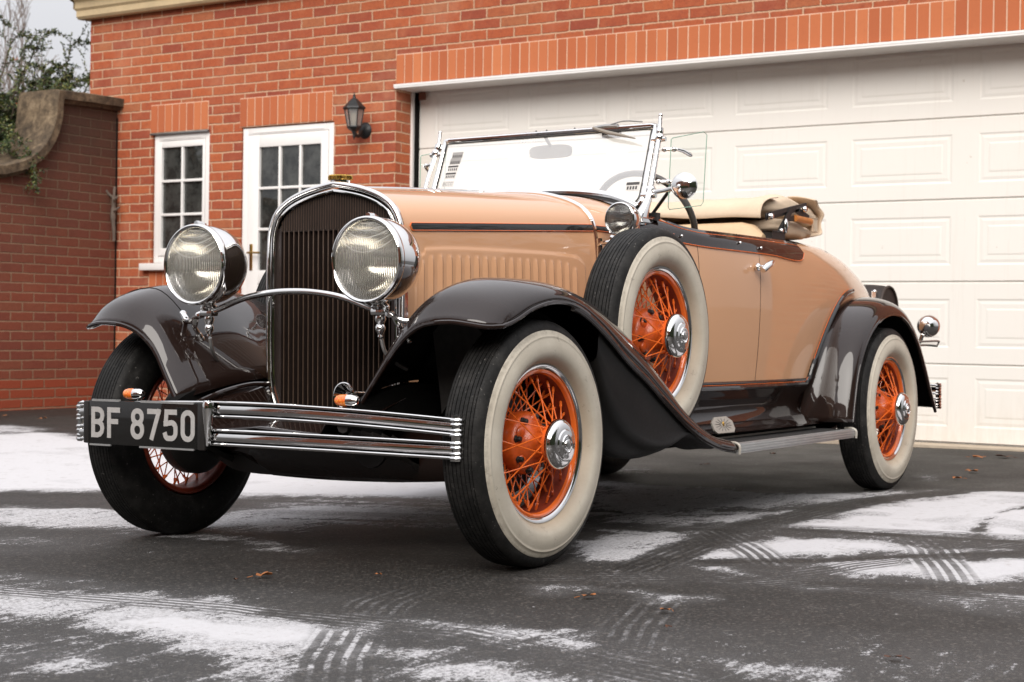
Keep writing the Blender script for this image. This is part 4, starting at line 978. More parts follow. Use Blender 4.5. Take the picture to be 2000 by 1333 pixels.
for s in (1, -1):
    m = MB()
    # flared stanchion foot
    pr = [(-1.150, .525, 1.118, .042, .020), (-1.160, .526, 1.145, .046, .022), (-1.182, .527, 1.180, .030, .018), (-1.212, .527, 1.215, .018, .014), (-1.232, .528, 1.262, .014, .012)]
    rows = [[(x+wx*math.cos(a), s*(y+wy*math.sin(a)), z) for a in lin(0, 2*PI*15/16, 15)] for x, y, z, wx, wy in pr]
    m.grid(rows, False, True)
    m.tube([(-1.232, s*.528, 1.262), (-1.27, s*.526, 1.36), (-1.312, s*.520, 1.455)], [.0115, .010, .011], 10)
    m.tube(cr([(-1.312, s*.518, 1.45), (-1.325, s*.516, 1.487), (-1.331, s*.515, 1.515), (-1.336, s*.515, 1.545)], 5), [.011]*4+[.016]*4+[.008]*4+[.0075]*4, 10)
    m.sphere((-1.337, s*.515, 1.550), .0088, 10); m.sphere((-1.315, s*.522, 1.462), .0185, 14); m.tube([(-1.315, s*.49, 1.455), (-1.315, s*.548, 1.455)], .0095, 10)
    m.sphere((-1.236, s*.525, 1.255), .021, 14, (1, 1, 1)); m.tube([(-1.232, s*.49, 1.235), (-1.232, s*.55, 1.235)], .012, 10)
    st_ = m.build('windscreen_stanchion', CHROME, ws, sharp=50)
    MB().box(-1.135, -1.21, s*.497, s*.548, 1.128, 1.142, bev=.004).build('stanchion_pad', CHROME, st_)
    # wind wing
    yw = .585; m = MB(); P = [(-1.300, yw, 1.455), (-1.512, yw+.028, 1.500), (-1.527, yw+.034, 1.490), (-1.505, yw+.030, 1.225), (-1.490, yw+.028, 1.212), (-1.285, yw-.004, 1.183), (-1.277, yw-.006, 1.192), (-1.292, yw-.002, 1.448)]
    P = [(x, s*y, z) for x, y, z in P]; w = MB(); w.add(P, [tuple(range(len(P)))]); wg = w.build('wind_wing', WINGG, ws, smooth=False)
    MB().tube(P, .0017, 6, closed=True).build('glass_edge', EDGEG, wg)
    for zz in (1.415, 1.288):
        m = MB()
        xx = -1.218-(zz-1.19)*.39
        m.tube([(xx-.004, s*.535, zz), (xx-.01, s*.560, zz), (xx-.02, s*.580, zz)], .0062, 8); m.sphere((xx-.006, s*.545, zz), .0105, 10); m.sphere((xx-.02, s*.578, zz), .0110, 10)
        m.tube([(xx-.02, s*.588, zz), (xx-.05, s*.600, zz-.004), (xx-.085, s*.612, zz-.016), (xx-.095, s*.614, zz-.019)], [.006, .0075, .0085, .006], 10)
        m.build('wing_clamp', CHROME, wg)
# side mirror on the left stanchion
m = MB(); m.tube([(-1.235, .53, 1.245), (-1.215, .60, 1.250), (-1.19, .668, 1.258)], [.0095, .0085, .0080], 10); m.sphere((-1.19, .668, 1.258), .010, 12)
T = Matrix.Translation((-1.200, .682, 1.262)) @ Matrix.Rotation(R(14), 4, 'Z')
m.lathe([(0, .012), (.020, .0105), (.036, .005), (.046, -.003), (.0495, -.010), (.048, -.014)], 40, ax='x', m=T)
sm = m.build('side_mirror', CHROME, ws); MB().lathe([(0, -.0135), (.048, -.0138)], 32, ax='x', m=T).build('mirror_glass', M_('mirror', (.85, .85, .85), .01, 1), sm)
# wiper motor and arm at the top rail
m = MB(); m.tube(cr([(WX(1.52)+.004, .10+.12, 1.520), (WX(1.52)+.012, .27, 1.524), (WX(1.52)+.012, .33, 1.522)], 5), .008, 8); m.tube(cr([(-1.33, .30, 1.528), (-1.325, .36, 1.537), (-1.33, .44, 1.530)], 5), .0028, 6)
wp = m.build('wiper_arm', STEEL, ws)
m = MB(); m.tube([(-1.325, .225, 1.520), (-1.302, .30, 1.495), (-1.297, .37, 1.478), (-1.290, .43, 1.462)], [.0055, .0075, .006, .0025], 8); m.build('wiper_blade', M_('wiper_grey', (.28, .25, .21), .6, .2), wp)
m = MB(); m.box(-1.36, -1.335, .255, .335, 1.478, 1.508, bev=.008); m.build('wiper_motor', DARK, ws)
for yy in (-.05, .0, .13):
    MB().sphere((WX(1.52)+.002, yy, 1.527), .0035, 8).build('screw', DARK, ws)
# interior mirror
m = MB(); rows = []
for i in range(2):
    rows.append([(-1.395-.012*i, -.015+.098*math.copysign(abs(math.cos(a))**.55, math.cos(a)), 1.448+.027*math.copysign(abs(math.sin(a))**.55, math.sin(a))) for a in lin(0, 2*PI*31/32, 31)])
m.grid(rows, False, True); m.add([p for p in rows[0]], [tuple(range(32))]); m.add([p for p in rows[1]], [tuple(range(31, -1, -1))])
m.tube([(-1.40, -.015, 1.47), (-1.35, -.015, 1.51)], .007, 8); m.build('rear_view_mirror', M_('grey_mirror_back', (.20, .195, .18), .5), car, sharp=40)
# stickers on the screen
def on_glass(y0, z0, y1, z1, nm, mat, par, off=.0015, shear=.0):
    q = [(y0, z0), (y1, z0+shear), (y1, z1+shear), (y0, z1)]; m = MB(); m.add([(WX(z)+off, y, z) for y, z in q], [(0, 1, 2, 3)]); return m.build(nm, mat, par, smooth=False)
PAPER = M_('sticker_grey', (.30, .29, .28), .6, 0, 0, .1, 60); PAPD = M_('sticker_dark', (.06, .055, .055), .6); PAPW = M_('sticker_pale', (.62, .60, .57), .6)
for i, (z, dark) in enumerate(((1.436, 0), (1.410, 0), (1.380, 1), (1.350, 1))):
    y = -.440-.004*i; st_ = on_glass(y, z, y+.052, z+.026, 'window_sticker', PAPER if not dark else PAPW, gl)
    on_glass(y+.001, z+.017, y+.051, z+.0245, 'sticker_band', PAPD if dark else PAPER, st_, .0020)
    for k in range(5): on_glass(y+.004+.0095*k, z+.003, y+.0095+.0095*k, z+.0135, 'sticker_print', PAPD, st_, .0021)
st_ = on_glass(-.458, 1.316, -.402, 1.340, 'window_sticker', PAPW, gl)
def cglyph(ch, w, h):
    a = [(w, h*.85), (w*.7, h), (w*.3, h), (0, h*.8), (0, h*.2), (w*.3, 0), (w*.7, 0), (w, h*.15)]
    return [(a, 0)] if ch == 'C' else glyph(ch, w, h)
for k, ch in enumerate('BCCC'):
    m = MB()
    for j, (pts, cl) in enumerate(cglyph(ch, .0075, .013)): ribbon(m, [(-.452+.0125*k+a_, 1.321+b_) for a_, b_ in pts], cl, .0022, 0, .0001)
    m.v = [(WX(z)+.0024+x*.01+.00005*k, y, z) for x, y, z in m.v]; m.build('sticker_letter', PAPER, st_, smooth=False)
st_ = on_glass(.412, 1.258, .470, 1.292, 'window_sticker', PAPW, gl); on_glass(.413, 1.280, .469, 1.291, 'sticker_band', PAPD, st_, .0020)
for k in range(4): on_glass(.418+.012*k, 1.262, .426+.012*k, 1.275, 'sticker_print', PAPD, st_, .0021)

# steering wheel
cw_ = Vector((-1.585, .315, 1.150)); a = R(60); B1 = Vector((0, 1, 0)); B2 = Vector((math.cos(a), 0, math.sin(a)))*1.0; B2 = Vector((.42, 0, .908))
RIMM = M_('steering_rim', (.055, .048, .042), .35, 0, .5)
m = MB(); m.tube([cw_+B1*.222*math.cos(t)+B2*.222*math.sin(t) for t in lin(0, 2*PI*47/48, 47)], .0135, 12, closed=True)
sw = m.build('steering_wheel', RIMM, car)
m = MB()
for k in range(4): t = PI/4+PI/2*k; m.tube([cw_, cw_+B1*.215*math.cos(t)+B2*.215*math.sin(t)], .007, 8)
nrm = B1.cross(B2).normalized(); m.tube([cw_+nrm*.0, cw_+Vector((.35, 0, -.30))], .02, 10); m.sphere(cw_, .035, 12); m.build('steering_column', DARK, sw)
# seat
def soft_block(x0, x1, y0, y1, z0, z1, r, lean=0, nx=10, ny=24):
    m = MB(); rows = []
    for j in range(ny+1):
        y = y0+(y1-y0)*j/ny; e = min(1, min(j, ny-j)/2.2); e = math.sin(e*PI/2)**.6
        rr = []
        for i in range(24):
            t = 2*PI*i/24; cx, cz = (x0+x1)/2, (z0+z1)/2; ex = math.copysign(abs(math.cos(t))**.6, math.cos(t)); ez = math.copysign(abs(math.sin(t))**.6, math.sin(t))
            x = cx+(x1-x0)/2*ex*(.55+.45*e); z = cz+(z1-z0)/2*ez*(.75+.25*e); x -= lean*(z-z0); x += .006*math.cos(y*52)*(1 if ex > 0 else 0)
            rr.append((x, y, z))
        rows.append(rr)
    m.grid(rows, False, True); m.add(rows[0], [tuple(range(24))]); m.add(rows[-1], [tuple(range(23, -1, -1))]); return m
soft_block(-1.98, -2.13, -.60, .60, .75, 1.192, .05, .18).build('seat_back', LEATHER, car)
soft_block(-1.55, -2.05, -.58, .58, .60, .80, .05).build('seat_cushion', LEATHER, car)

# ============================================================ folded hood
def canvas_roll(y0, y1, cx, cz, hx, hz, ny, name, seed, sag=0.0, par=None, endr=.5):
    random.seed(seed); ph = [random.uniform(0, 6) for _ in range(8)]; rows = []
    for j in range(ny+1):
        v = j/ny; y = y0+(y1-y0)*v; e = min(1, min(v, 1-v)*ny/4); e = math.sin(e*PI/2)**endr if e > 0 else 0
        rr = []
        for i in range(44):
            t = 2*PI*i/44; ex = math.copysign(abs(math.cos(t))**.75, math.cos(t)); ez = math.copysign(abs(math.sin(t))**.8, math.sin(t))
            wr = .007*math.sin(3*t+ph[0]+y*4)+.005*math.sin(7*t+ph[1]-y*9)+.004*math.sin(y*17+ph[2]+2*t)+.003*math.sin(y*31+ph[3]+5*t)
            x = cx+(hx*(.62+.38*e)+wr)*ex; z = cz+(hz*(.5+.5*e)+wr)*ez-sag*(1-(2*v-1)**2)+.02*(ex*.5)
            rr.append((x, y, z))
        rows.append(rr)
    m = MB(); m.grid(rows, False, True)
    for r, fl in ((rows[0], 0), (rows[-1], 1)):
        c = tuple(sum(p[k] for p in r)/44 for k in range(3)); m.add([c]+r, [(0, 1+i, 1+(i+1) % 44) for i in range(44)])
    return m.build(name, CANVAS, par, sharp=80)
fh = canvas_roll(-.60, .585, -2.52, 1.262, .330, .050, 60, 'folded_hood', 3)
fh.parent = car; tag(fh, 'folded beige canvas hood stacked behind the seat')
canvas_roll(-.58, .60, -2.50, 1.178, .22, .040, 50, 'lower_canvas_fold', 9, par=fh)
# front valance of the hood boot, drooping over the seat back
rows = []
for j in range(61):
    y = -.60+1.19*j/60; d = .012*math.cos(y*3.0+.9)+.003*math.sin(y*17)
    rows.append(cr([(-2.30, y, 1.306), (-2.19, y, 1.290), (-2.130, y, 1.262), (-2.110, y, 1.232+d), (-2.112, y, 1.218+d)], 4))
MB().grid(rows).build('boot_flap', CANVAS, fh, mod=[('SOLIDIFY', dict(thickness=.004, offset=0))])
# draped end cap of canvas at the near rear corner
rows = []
for j in range(9):
    t = j/8; rr = []
    for i in range(20):
        a = -PI*.42+PI*.95*i/19; rx, rz = .150*(1-.25*t*t), .098*(1-.22*t*t)
        rr.append((-2.665-rx*math.cos(a)+.01*math.sin(3*a+j), .47+.135*t+.008*math.sin(5*a), 1.240+rz*math.sin(a)+.004*math.sin(4*a+2*t)))
    rows.append(rr)
MB().grid(rows).build('hood_corner_drape', CANVAS, fh, mod=[('SOLIDIFY', dict(thickness=.006, offset=0))])
for s in (1, -1):
    m = MB(); yb = s*.612
    def bar(p, q, w=.016, t=.006, y=yb):
        p, q = Vector((p[0], y, p[1])), Vector((q[0], y, q[1])); d = (q-p).normalized(); n = Vector((-d.z, 0, d.x))
        m.prism([p-d*w*.6+n*w*.5, p-d*w*.6-n*w*.5, q+d*w*.6-n*w*.5, q+d*w*.6+n*w*.5], (0, s*t, 0))
    bar((-2.125, 1.212), (-2.44, 1.268), .030); bar((-2.15, 1.225), (-2.52, 1.288), .018, .006, yb+s*.008); bar((-2.22, 1.145), (-2.34, 1.245), .030, .007, yb+s*.010)
    bar((-2.34, 1.215), (-2.52, 1.235), .022, .006, yb+s*.004); bar((-2.44, 1.262), (-2.56, 1.236), .03, .006, yb)
    m.box(-2.14, -2.27, s*.59, s*.632, 1.118, 1.150, bev=.005)
    ir = m.build('hood_irons', DARK, fh, sharp=30)
    m = MB(); m.tube([(-2.40, s*.625, 1.222), (-2.58, s*.625, 1.218)], .0115, 10, flat=1.3); m.build('wooden_bow', WOOD, fh)
    m = MB()
    for xx, zz, r in ((-2.13, 1.212, .013), (-2.50, 1.268, .014), (-2.235, 1.158, .011)): m.lathe([(0, .012), (r*.7, .011), (r, .005), (r, -.006)], 16, (xx, s*.628, zz), 'y') if s > 0 else m.lathe([(0, -.012), (r*.7, -.011), (r, -.005), (r, .006)], 16, (xx, s*.628, zz), 'y')
    m.sphere((-2.275, s*.635, 1.180), .026, 14, (.55, .4, 1.25)); m.build('iron_pivot', CHROME, ir)
    m = MB(); m.box(-2.60, -2.64, s*.622, s*.632, 1.175, 1.235, bev=.003); m.build('hood_strap', CANVAS, fh)

# ============================================================ tail
m = MB(); rows = []
for y in lin(-.36, .36, 16):
    e = 1-.10*(abs(y)/.36)**6; rows.append([(-4.20, y, .60)]+[(-4.36+.155*math.cos(a)*e, y, .855+.145*math.sin(a)*e) for a in lin(0, PI, 16)]+[(-4.515, y, .60)])
m.grid(rows)
for r, fl in ((rows[0], 0), (rows[-1], 1)): m.add(r, [tuple(range(len(r)))])
tk = m.build('luggage_trunk', M_('trunk_leather', (.016, .010, .008), .6, 0, 0, .2, 10, .3, 150), car, sharp=50)
m = MB()
for s in (1, -1):
    m.tube([(-4.36+.140*math.cos(a), s*.363, .855+.131*math.sin(a)) for a in lin(0, PI, 16)], .007, 6); m.box(-4.195, -4.215, s*.30, s*.34, .86, .92, bev=.004)
m.build('trunk_edging', M_('trunk_edge', (.035, .022, .016), .5, 0, 0), tk)
m = MB(); m.sphere((-4.225, .33, .955), .012, 10); m.box(-4.205, -4.22, .32, .345, .90, .955, bev=.004); m.build('trunk_latch', CHROME, tk)
m = MB()
for y in (-.36, -.18, 0, .18, .36): m.tube([(-3.95, y, .55), (-4.65, y, .57)], .012, 8)
m.build('luggage_rack', CHROME, car)
for s in (1, -1):
    c = (-3.86, s*.735, .765); T = Matrix.Translation(c)
    m = MB(); m.lathe([(.050, -.040), (.056, -.045), (.058, -.036), (.056, -.02), (.046, .010), (.028, .030), (0, .036)], 32, ax='x', m=T)
    m.tube(cr([(c[0]+.01, s*.72, c[2]-.04), (c[0]+.0, s*.70, c[2]-.08), (c[0]+.06, s*.68, c[2]-.12)], 5), .010, 8); b = m.build('tail_lamp', CHROME, car)
    MB().lathe([(0, -.046), (.03, -.044), (.052, -.038)], 28, ax='x', m=T).build('lens', RED, b)
    m = MB(); z = .668; m.tube([(-3.72, s*.70, z), (-3.93, s*.72, z), (-3.97, s*.755, z-.004), (-3.97, s*.765, z+.02), (-3.93, s*.76, z+.022), (-3.74, s*.735, z+.018)], .006, 6); m.build('lamp_bracket', STEEL, b)
# filler: rear apron
MB().box(-3.8, -4.12, -.45, .45, .40, .50).build('rear_apron', BROWN, car, smooth=False)

# ---- layout of snow, tracks, trees and leaves (metres)
POLYS=[
 (0.7,0.02,[(-1.75, 0.04), (-2.1, 0.4), (-2.26, 0.77), (-1.84, 0.52), (-1.56, 0.2)]),
 (0.72,0.02,[(-0.69, 0.57), (-0.86, 0.71), (-0.84, 0.89), (-0.66, 0.87), (-0.49, 0.71)]),
 (0.62,0.02,[(0.3, 1.03), (0.2, 1.25), (0.26, 1.26), (0.37, 1.09)]),
 (0.62,0.02,[(0.02, -0.46), (-0.11, -0.18), (0.07, -0.02), (0.16, -0.19)]),
 (0.6,0.02,[(0.14, -0.94), (-0.09, -0.46), (-0.02, -0.21), (0.18, -0.64)]),
 (0.62,0.02,[(-0.14, 0.42), (-0.55, 0.32), (-0.28, 0.52), (-0.01, 0.62)]),
 (0.62,0.02,[(0.26, 1.29), (0.18, 1.47), (0.25, 1.54), (0.34, 1.38)]),
 (0.66,0.02,[(-1.38, 0.39), (-1.78, 0.77), (-1.56, 0.83), (-1.22, 0.52)]),
 (0.6,0.02,[(-0.09, 1.5), (-0.2, 1.77), (-0.16, 1.93), (-0.0, 1.64)]),
 (0.6,0.02,[(-0.29, 1.96), (-0.46, 2.21), (-0.22, 2.27), (-0.15, 2.1)]),
 (0.5,0.06,[(-0.64, -0.74), (-1.14, -0.27), (-1.34, 0.27), (-0.96, 0.49), (-0.4, -0.21)]),
 (0.34,0.25,[(1.36, -0.64), (0.87, 0.25), (0.74, 1.18), (0.58, 1.8), (0.37, 2.57), (1.36, 2.85), (2.64, 0.92)]),
 (0.26,0.2,[(-1.16, 0.08), (-2.13, 0.62), (-3.62, 1.76), (-0.55, 2.52), (-0.08, 1.81), (0.25, 1.0)]),
 (0.24,0.2,[(0.55, -1.8), (-0.32, -0.38), (-0.69, 0.26), (-0.19, 0.38), (0.51, -0.31), (0.97, -1.2)]),
 (0.55,0.05,[(-1.46, 0.18), (-2.0, 0.81), (-1.89, 0.92), (-1.35, 0.71), (-1.16, 0.38)]),
 (0.6,0.04,[(-0.97, 0.39), (-1.07, 0.64), (-0.95, 0.8), (-0.7, 0.59)]),
 (0.62,0.05,[(1.22, 0.97), (0.96, 0.86), (0.92, 0.92), (1.14, 1.09), (1.63, 1.38), (1.67, 1.33)]),
 (0.62,0.04,[(0.86, 1.72), (0.82, 1.8), (0.91, 1.96), (1.0, 1.98), (1.0, 1.83)]),
 (0.66,0.04,[(0.94, 2.02), (0.89, 2.09), (1.05, 2.26), (1.15, 2.11)]),
 (1.0,0.12,[(-2.35, -5.18), (-3.22, -5.2), (-3.12, -4.46), (-2.68, -2.72), (-2.88, -1.52), (-2.61, -1.08), (-2.56, -0.41), (-2.25, -0.18), (-1.51, -0.52), (-1.19, -1.21), (-0.89, -2.03), (-0.5, -2.75)]),
 (0.72,0.06,[(-0.06, -2.17), (-0.41, -1.66), (-0.59, -1.07), (-0.97, -1.03), (-1.14, -0.62), (-1.12, -0.3), (-0.85, -0.22), (-0.24, -0.4), (0.01, -0.86), (0.2, -1.4), (0.29, -1.71)]),
 (0.52,0.08,[(-1.19, -1.21), (-1.92, -0.05), (-1.47, 0.2), (-0.82, -0.05), (-0.48, -0.61), (-0.59, -1.07)]),
 (0.75,0.1,[(-2.54, -0.44), (-2.71, -0.07), (-2.61, 0.41), (-2.83, 0.72), (-3.16, 1.01), (-2.57, 0.91), (-2.0, 0.68), (-1.61, 0.4), (-1.37, 0.21)]),
 (0.62,0.04,[(-1.33, 0.26), (-1.62, 0.58), (-1.91, 0.76), (-2.06, 0.88), (-1.46, 0.81), (-1.19, 0.62), (-1.12, 0.38)]),
 (0.8,0.03,[(-0.22, 0.8), (-0.86, 0.51), (-1.03, 0.7), (-1.11, 0.87), (-0.76, 0.92), (-0.27, 1.0), (-0.16, 0.88)]),
 (0.95,0.06,[(-1.44, 1.01), (-1.93, 1.02), (-2.76, 1.03), (-3.24, 1.21), (-3.29, 1.49), (-3.08, 1.97), (-1.7, 2.23), (-1.54, 1.75), (-1.5, 1.49)]),
 (0.9,0.04,[(-0.48, 1.14), (-0.86, 1.06), (-1.16, 1.04), (-1.2, 1.41), (-1.12, 1.68), (-1.22, 1.86), (-1.01, 1.73), (-0.75, 1.48), (-0.59, 1.29)]),
 (0.95,0.03,[(-0.5, 1.42), (-0.63, 1.51), (-0.86, 1.7), (-1.01, 1.91), (-0.94, 2.12), (-0.67, 2.19), (-0.42, 1.99), (-0.41, 1.83), (-0.4, 1.62)]),
 (0.7,0.03,[(-0.3, 1.18), (-0.34, 1.26), (-0.24, 1.42), (-0.15, 1.45), (-0.17, 1.34)]),
 (0.6,0.03,[(0.21, 1.66), (0.15, 1.75), (0.18, 1.9), (0.26, 1.85), (0.28, 1.75)]),
 (0.74,0.05,[(1.26, -0.33), (1.08, 0.07), (1.01, 0.27), (1.02, 0.57), (1.15, 0.86), (1.27, 1.0), (1.47, 1.13), (1.67, 1.28), (1.82, 1.05), (1.58, 0.96), (1.5, 0.66), (1.45, 0.33), (1.5, -0.02)]),
 (0.9,0.05,[(1.4, 0.27), (1.22, 0.33), (1.21, 0.61), (1.16, 0.87), (1.3, 1.02), (1.4, 0.94), (1.43, 0.82), (1.43, 0.6)]),
 (0.78,0.05,[(1.82, 0.61), (1.66, 0.66), (1.7, 0.79), (1.78, 0.85), (1.88, 0.81), (1.88, 0.7)]),
 (0.8,0.04,[(1.66, 1.04), (1.5, 1.08), (1.49, 1.15), (1.68, 1.3), (1.77, 1.17)]),
 (0.72,0.04,[(0.97, 0.99), (0.91, 1.13), (0.82, 1.25), (0.79, 1.42), (0.98, 1.58), (1.11, 1.57), (1.07, 1.36), (1.03, 1.16)]),
 (0.74,0.05,[(1.26, 1.16), (1.22, 1.29), (1.23, 1.48), (1.38, 1.77), (1.6, 1.43)]),
 (0.56,0.05,[(0.85, 1.52), (0.84, 1.7), (0.88, 1.9), (0.94, 2.11), (1.03, 2.28), (1.21, 2.01), (1.03, 1.78), (1.03, 1.64)]),
 (0.4,0.05,[(0.49, -1.32), (0.32, -0.94), (0.41, -0.84), (0.64, -1.12)]),
 (0.38,0.06,[(1.01, -0.65), (0.91, -0.32), (0.95, 0.14), (0.97, 0.56), (1.11, 0.29), (1.21, -0.4)]),
 (0.42,0.04,[(1.0, 0.66), (0.84, 0.76), (0.95, 0.94), (1.13, 0.99), (1.09, 0.8)]),
 (0.4,0.05,[(0.07, 1.1), (-0.09, 1.5), (-0.0, 1.54), (0.2, 1.17)]),
 (0.7,0.08,[(-3.01, -6.05), (-3.61, -5.86), (-3.38, -5.28), (-3.04, -5.09), (-2.6, -5.51)]),
 (0.5,0.03,[(-3.27, -0.81), (-3.55, -0.77), (-3.38, -0.44), (-3.03, -0.49)]),
 (0.6,0.02,[(-3.77, 0.74), (-3.87, 0.79), (-3.7, 0.84), (-3.6, 0.8)]),
 (0.45,0.06,[(-0.16, 1.78), (-0.31, 2.23), (0.1, 2.33), (0.05, 2.06)]),
 (0.4,0.06,[(-0.78, 0.52), (-0.13, 0.62), (-0.24, 0.46), (-0.93, 0.33)]),
]
TRACKS=[
 (0.16,0.8,[(-0.15, 1.05), (-1.13, 0.9), (-1.78, 0.9), (-2.53, 0.92), (-3.1, 1.1)]),
 (0.03,1.0,[(-1.34, 1.04), (-1.41, 1.52), (-1.45, 1.86), (-1.5, 2.19)]),
 (0.07,0.9,[(-0.39, 1.17), (-0.61, 1.45), (-0.91, 1.68), (-1.25, 2.0)]),
 (0.04,0.8,[(-1.52, 1.68), (-1.99, 1.57), (-2.4, 1.53), (-2.81, 1.59)]),
 (0.06,1.0,[(-0.3, -2.32), (-0.61, -1.73), (-0.74, -1.13)]),
 (0.05,0.8,[(-1.01, -1.23), (-1.3, -0.38), (-1.5, 0.23)]),
 (0.04,0.9,[(-0.49, -0.82), (-0.74, -0.23), (-1.16, 0.31)]),
 (0.1,0.8,[(-0.15, 1.63), (-0.31, 2.02), (-0.38, 2.28)]),
]
RIBS=[
 (0.17,5,[(1.85, 1.48), (1.44, 1.17), (1.13, 0.98), (0.79, 0.8), (0.24, 0.67)]),
 (0.16,5,[(1.57, 1.9), (1.05, 1.66), (0.73, 1.52), (0.44, 1.42)]),
 (0.17,5,[(0.17, 1.12), (-0.95, 0.94), (-1.75, 0.92), (-2.53, 0.92), (-3.2, 1.07)]),
 (0.15,5,[(-0.26, 1.5), (-0.62, 1.62), (-0.96, 1.75), (-1.7, 1.98)]),
 (0.15,5,[(-0.22, 2.02), (-0.63, 1.85), (-1.06, 1.66), (-1.36, 1.5)]),
 (0.14,4,[(-0.48, 1.34), (-0.82, 1.1), (-1.11, 0.87)]),
 (0.15,5,[(-0.33, -2.36), (-0.64, -1.61), (-0.7, -0.9), (-0.96, -0.15)]),
 (0.15,5,[(-0.94, 0.28), (-1.36, 0.96), (-1.6, 2.0)]),
 (0.15,5,[(1.23, -0.27), (1.09, 0.46), (1.02, 1.21), (1.19, 1.83)]),
 (0.14,5,[(0.22, 0.84), (-0.08, 1.35), (-0.22, 2.32)]),
]
TREES = [((-13.9, -18.3, 0), 6.3, 1, 'leftmost bare winter tree, tallest, beyond the garden wall'),
 ((-13.5, -16.9, 0), 5.9, 2, 'bare winter tree second from the left, rising above the shrub'),
 ((-12.6, -15.4, 0), 5.2, 3, 'bare winter tree nearest the corner of the house'),
 ((-17.5, -21.8, 0), 7.6, 4, 'distant bare winter tree standing farthest back')]
LEAVES = [(.639, .261, .062, 0, 'pale orange leaf lying on bare tarmac in the foreground, below the front bumper'),
 (.43, 1.217, .05, 0, 'thin flat leaf just in front of the near front tyre'),
 (.515, 1.489, .04, 0, 'small flat leaf on tarmac to the right of the near front tyre'),
 (.438, .522, .025, 0, 'tiny leaf scrap between the front wheels'),
 (.742, .247, .02, 1, 'tiny dark scrap left of the pale orange leaf'),
 (.782, 2.175, .05, 1, 'dull leaf at the bottom right of the drive'),
 (-4.005, -5.97, .07, 0, 'orange leaf lying below the garden wall, left of the number plate'),
 (-3.161, -5.105, .05, 1, 'brown leaf at the edge of the snow below the garden wall'),
 (-4.155, -6.572, .05, 0, 'leaf nearest the foot of the garden wall'),
 (-4.231, .865, .09, 0, 'curled leaf on tarmac behind the near rear wheel'),
 (-5.397, .702, .13, 1, 'large curled brown leaf in front of the garage door'),
 (-5.25, .60, .10, 0, 'russet leaf beside the large curled one at the garage door'),
 (-3.756, .929, .06, 0, 'red leaf on tarmac right of the near rear wheel'),
 (-3.842, -.483, .05, 1, 'dark leaf under the car, nearer the front'),
 (-4.782, -.495, .06, 1, 'dark curled leaf under the car towards the garage'),
 (.73, 1.601, .022, 1, 'dark round scrap among the thin snow in the foreground')]
# ============================================================ HOUSE (level; the car stands on a drive with a slight cross-fall)
TILT = -.012
def bld(name): 
    o = empty(name); o.rotation_euler = (TILT, 0, 0); return o
house = bld('brick_house')
tag(house, 'red brick house with a cream panelled garage door, white part-glazed door and small white window', 'house')
def holed(ys, zs, holes, x, flip=False, mb=None):
    """front face in plane x=const tiled with rectangles, leaving holes"""
    mb = mb or MB()
    for i in range(len(ys)-1):
        for j in range(len(zs)-1):
            yc, zc = (ys[i]+ys[i+1])/2, (zs[j]+zs[j+1])/2
            if any(a < yc < b and c < zc < d for a, b, c, d in holes): continue
            mb.add([(x, ys[i], zs[j]), (x, ys[i+1], zs[j]), (x, ys[i+1], zs[j+1]), (x, ys[i], zs[j+1])], [(0, 1, 2, 3)])
    return mb
WIN = (-6.90, -6.225, 1.255, 2.39); DOOR = (-5.86, -4.87, -.40, 2.385); GAR = (-4.25, 1.10, -.40, 2.615)
holes = [WIN, DOOR, GAR]
ys = sorted({-7.69, 2.6, *[h[0] for h in holes], *[h[1] for h in holes]}); zs = sorted({-.4, 3.47, *[h[2] for h in holes], *[h[3] for h in holes]})
m = holed(ys, zs, holes, -6.0)
for a, b, c, d in holes:
    dp = .29
    m.add([(-6, a, c), (-6-dp, a, c), (-6-dp, a, d), (-6, a, d)], [(0, 1, 2, 3)]); m.add([(-6, b, c), (-6-dp, b, c), (-6-dp, b, d), (-6, b, d)], [(3, 2, 1, 0)])
    m.add([(-6, a, d), (-6-dp, a, d), (-6-dp, b, d), (-6, b, d)], [(0, 1, 2, 3)])
m.add([(-6, -7.69, -.4), (-13, -7.69, -.4), (-13, -7.69, 3.47), (-6, -7.69, 3.47)], [(3, 2, 1, 0)])
m.add([(-6, 2.6, -.4), (-13, 2.6, -.4), (-13, 2.6, 3.47), (-6, 2.6, 3.47)], [(0, 1, 2, 3)])
m.add([(-13, -7.69, -.4), (-13, 2.6, -.4), (-13, 2.6, 3.47), (-13, -7.69, 3.47)], [(3, 2, 1, 0)])
wall = m.build('wall', BRICK, house, smooth=False, recalc=False)
def soldiers(name, y0, y1, z0, z1, x=-6.0, pitch=.0815):
    m = MB(); m.box(x-.02, x+.0015, y0, y1, z0, z1, mi=1); n = max(1, round((y1-y0)/pitch)); p = (y1-y0)/n
    for k in range(n):
        j = random.uniform(-.0012, .0012)
        m.box(x-.015, x+.006+random.uniform(0, .002), y0+k*p+.0048+j, y0+(k+1)*p-.0048+j, z0+.004+random.uniform(0, .003), z1-.005-random.uniform(0, .003), bev=.0025, a=random.random())
    return m.build(name, [SOLD, MORTAR], wall, attr=True, smooth=False, recalc=False)
soldiers('soldier_course', WIN[0]-.02, WIN[1]-.015, 2.392, 2.638)
soldiers('soldier_course', DOOR[0]-.022, DOOR[1]-.015, 2.387, 2.632)
soldiers('soldier_course', GAR[0], GAR[1]+.15, 2.634, 2.872)
soldiers('soldier_course', WIN[0]-.02, WIN[1]-.015, .945, 1.188)
m = MB(); m.box(-6.24, -5.968, GAR[0]+.0, GAR[1]-.0, 2.602, 2.614, bev=.002); m.box(-5.982, -5.966, GAR[0]-.004, GAR[1]+.1, 2.6145, 2.6335, bev=.003); m.build('steel_lintel', WHITEPVC, house)
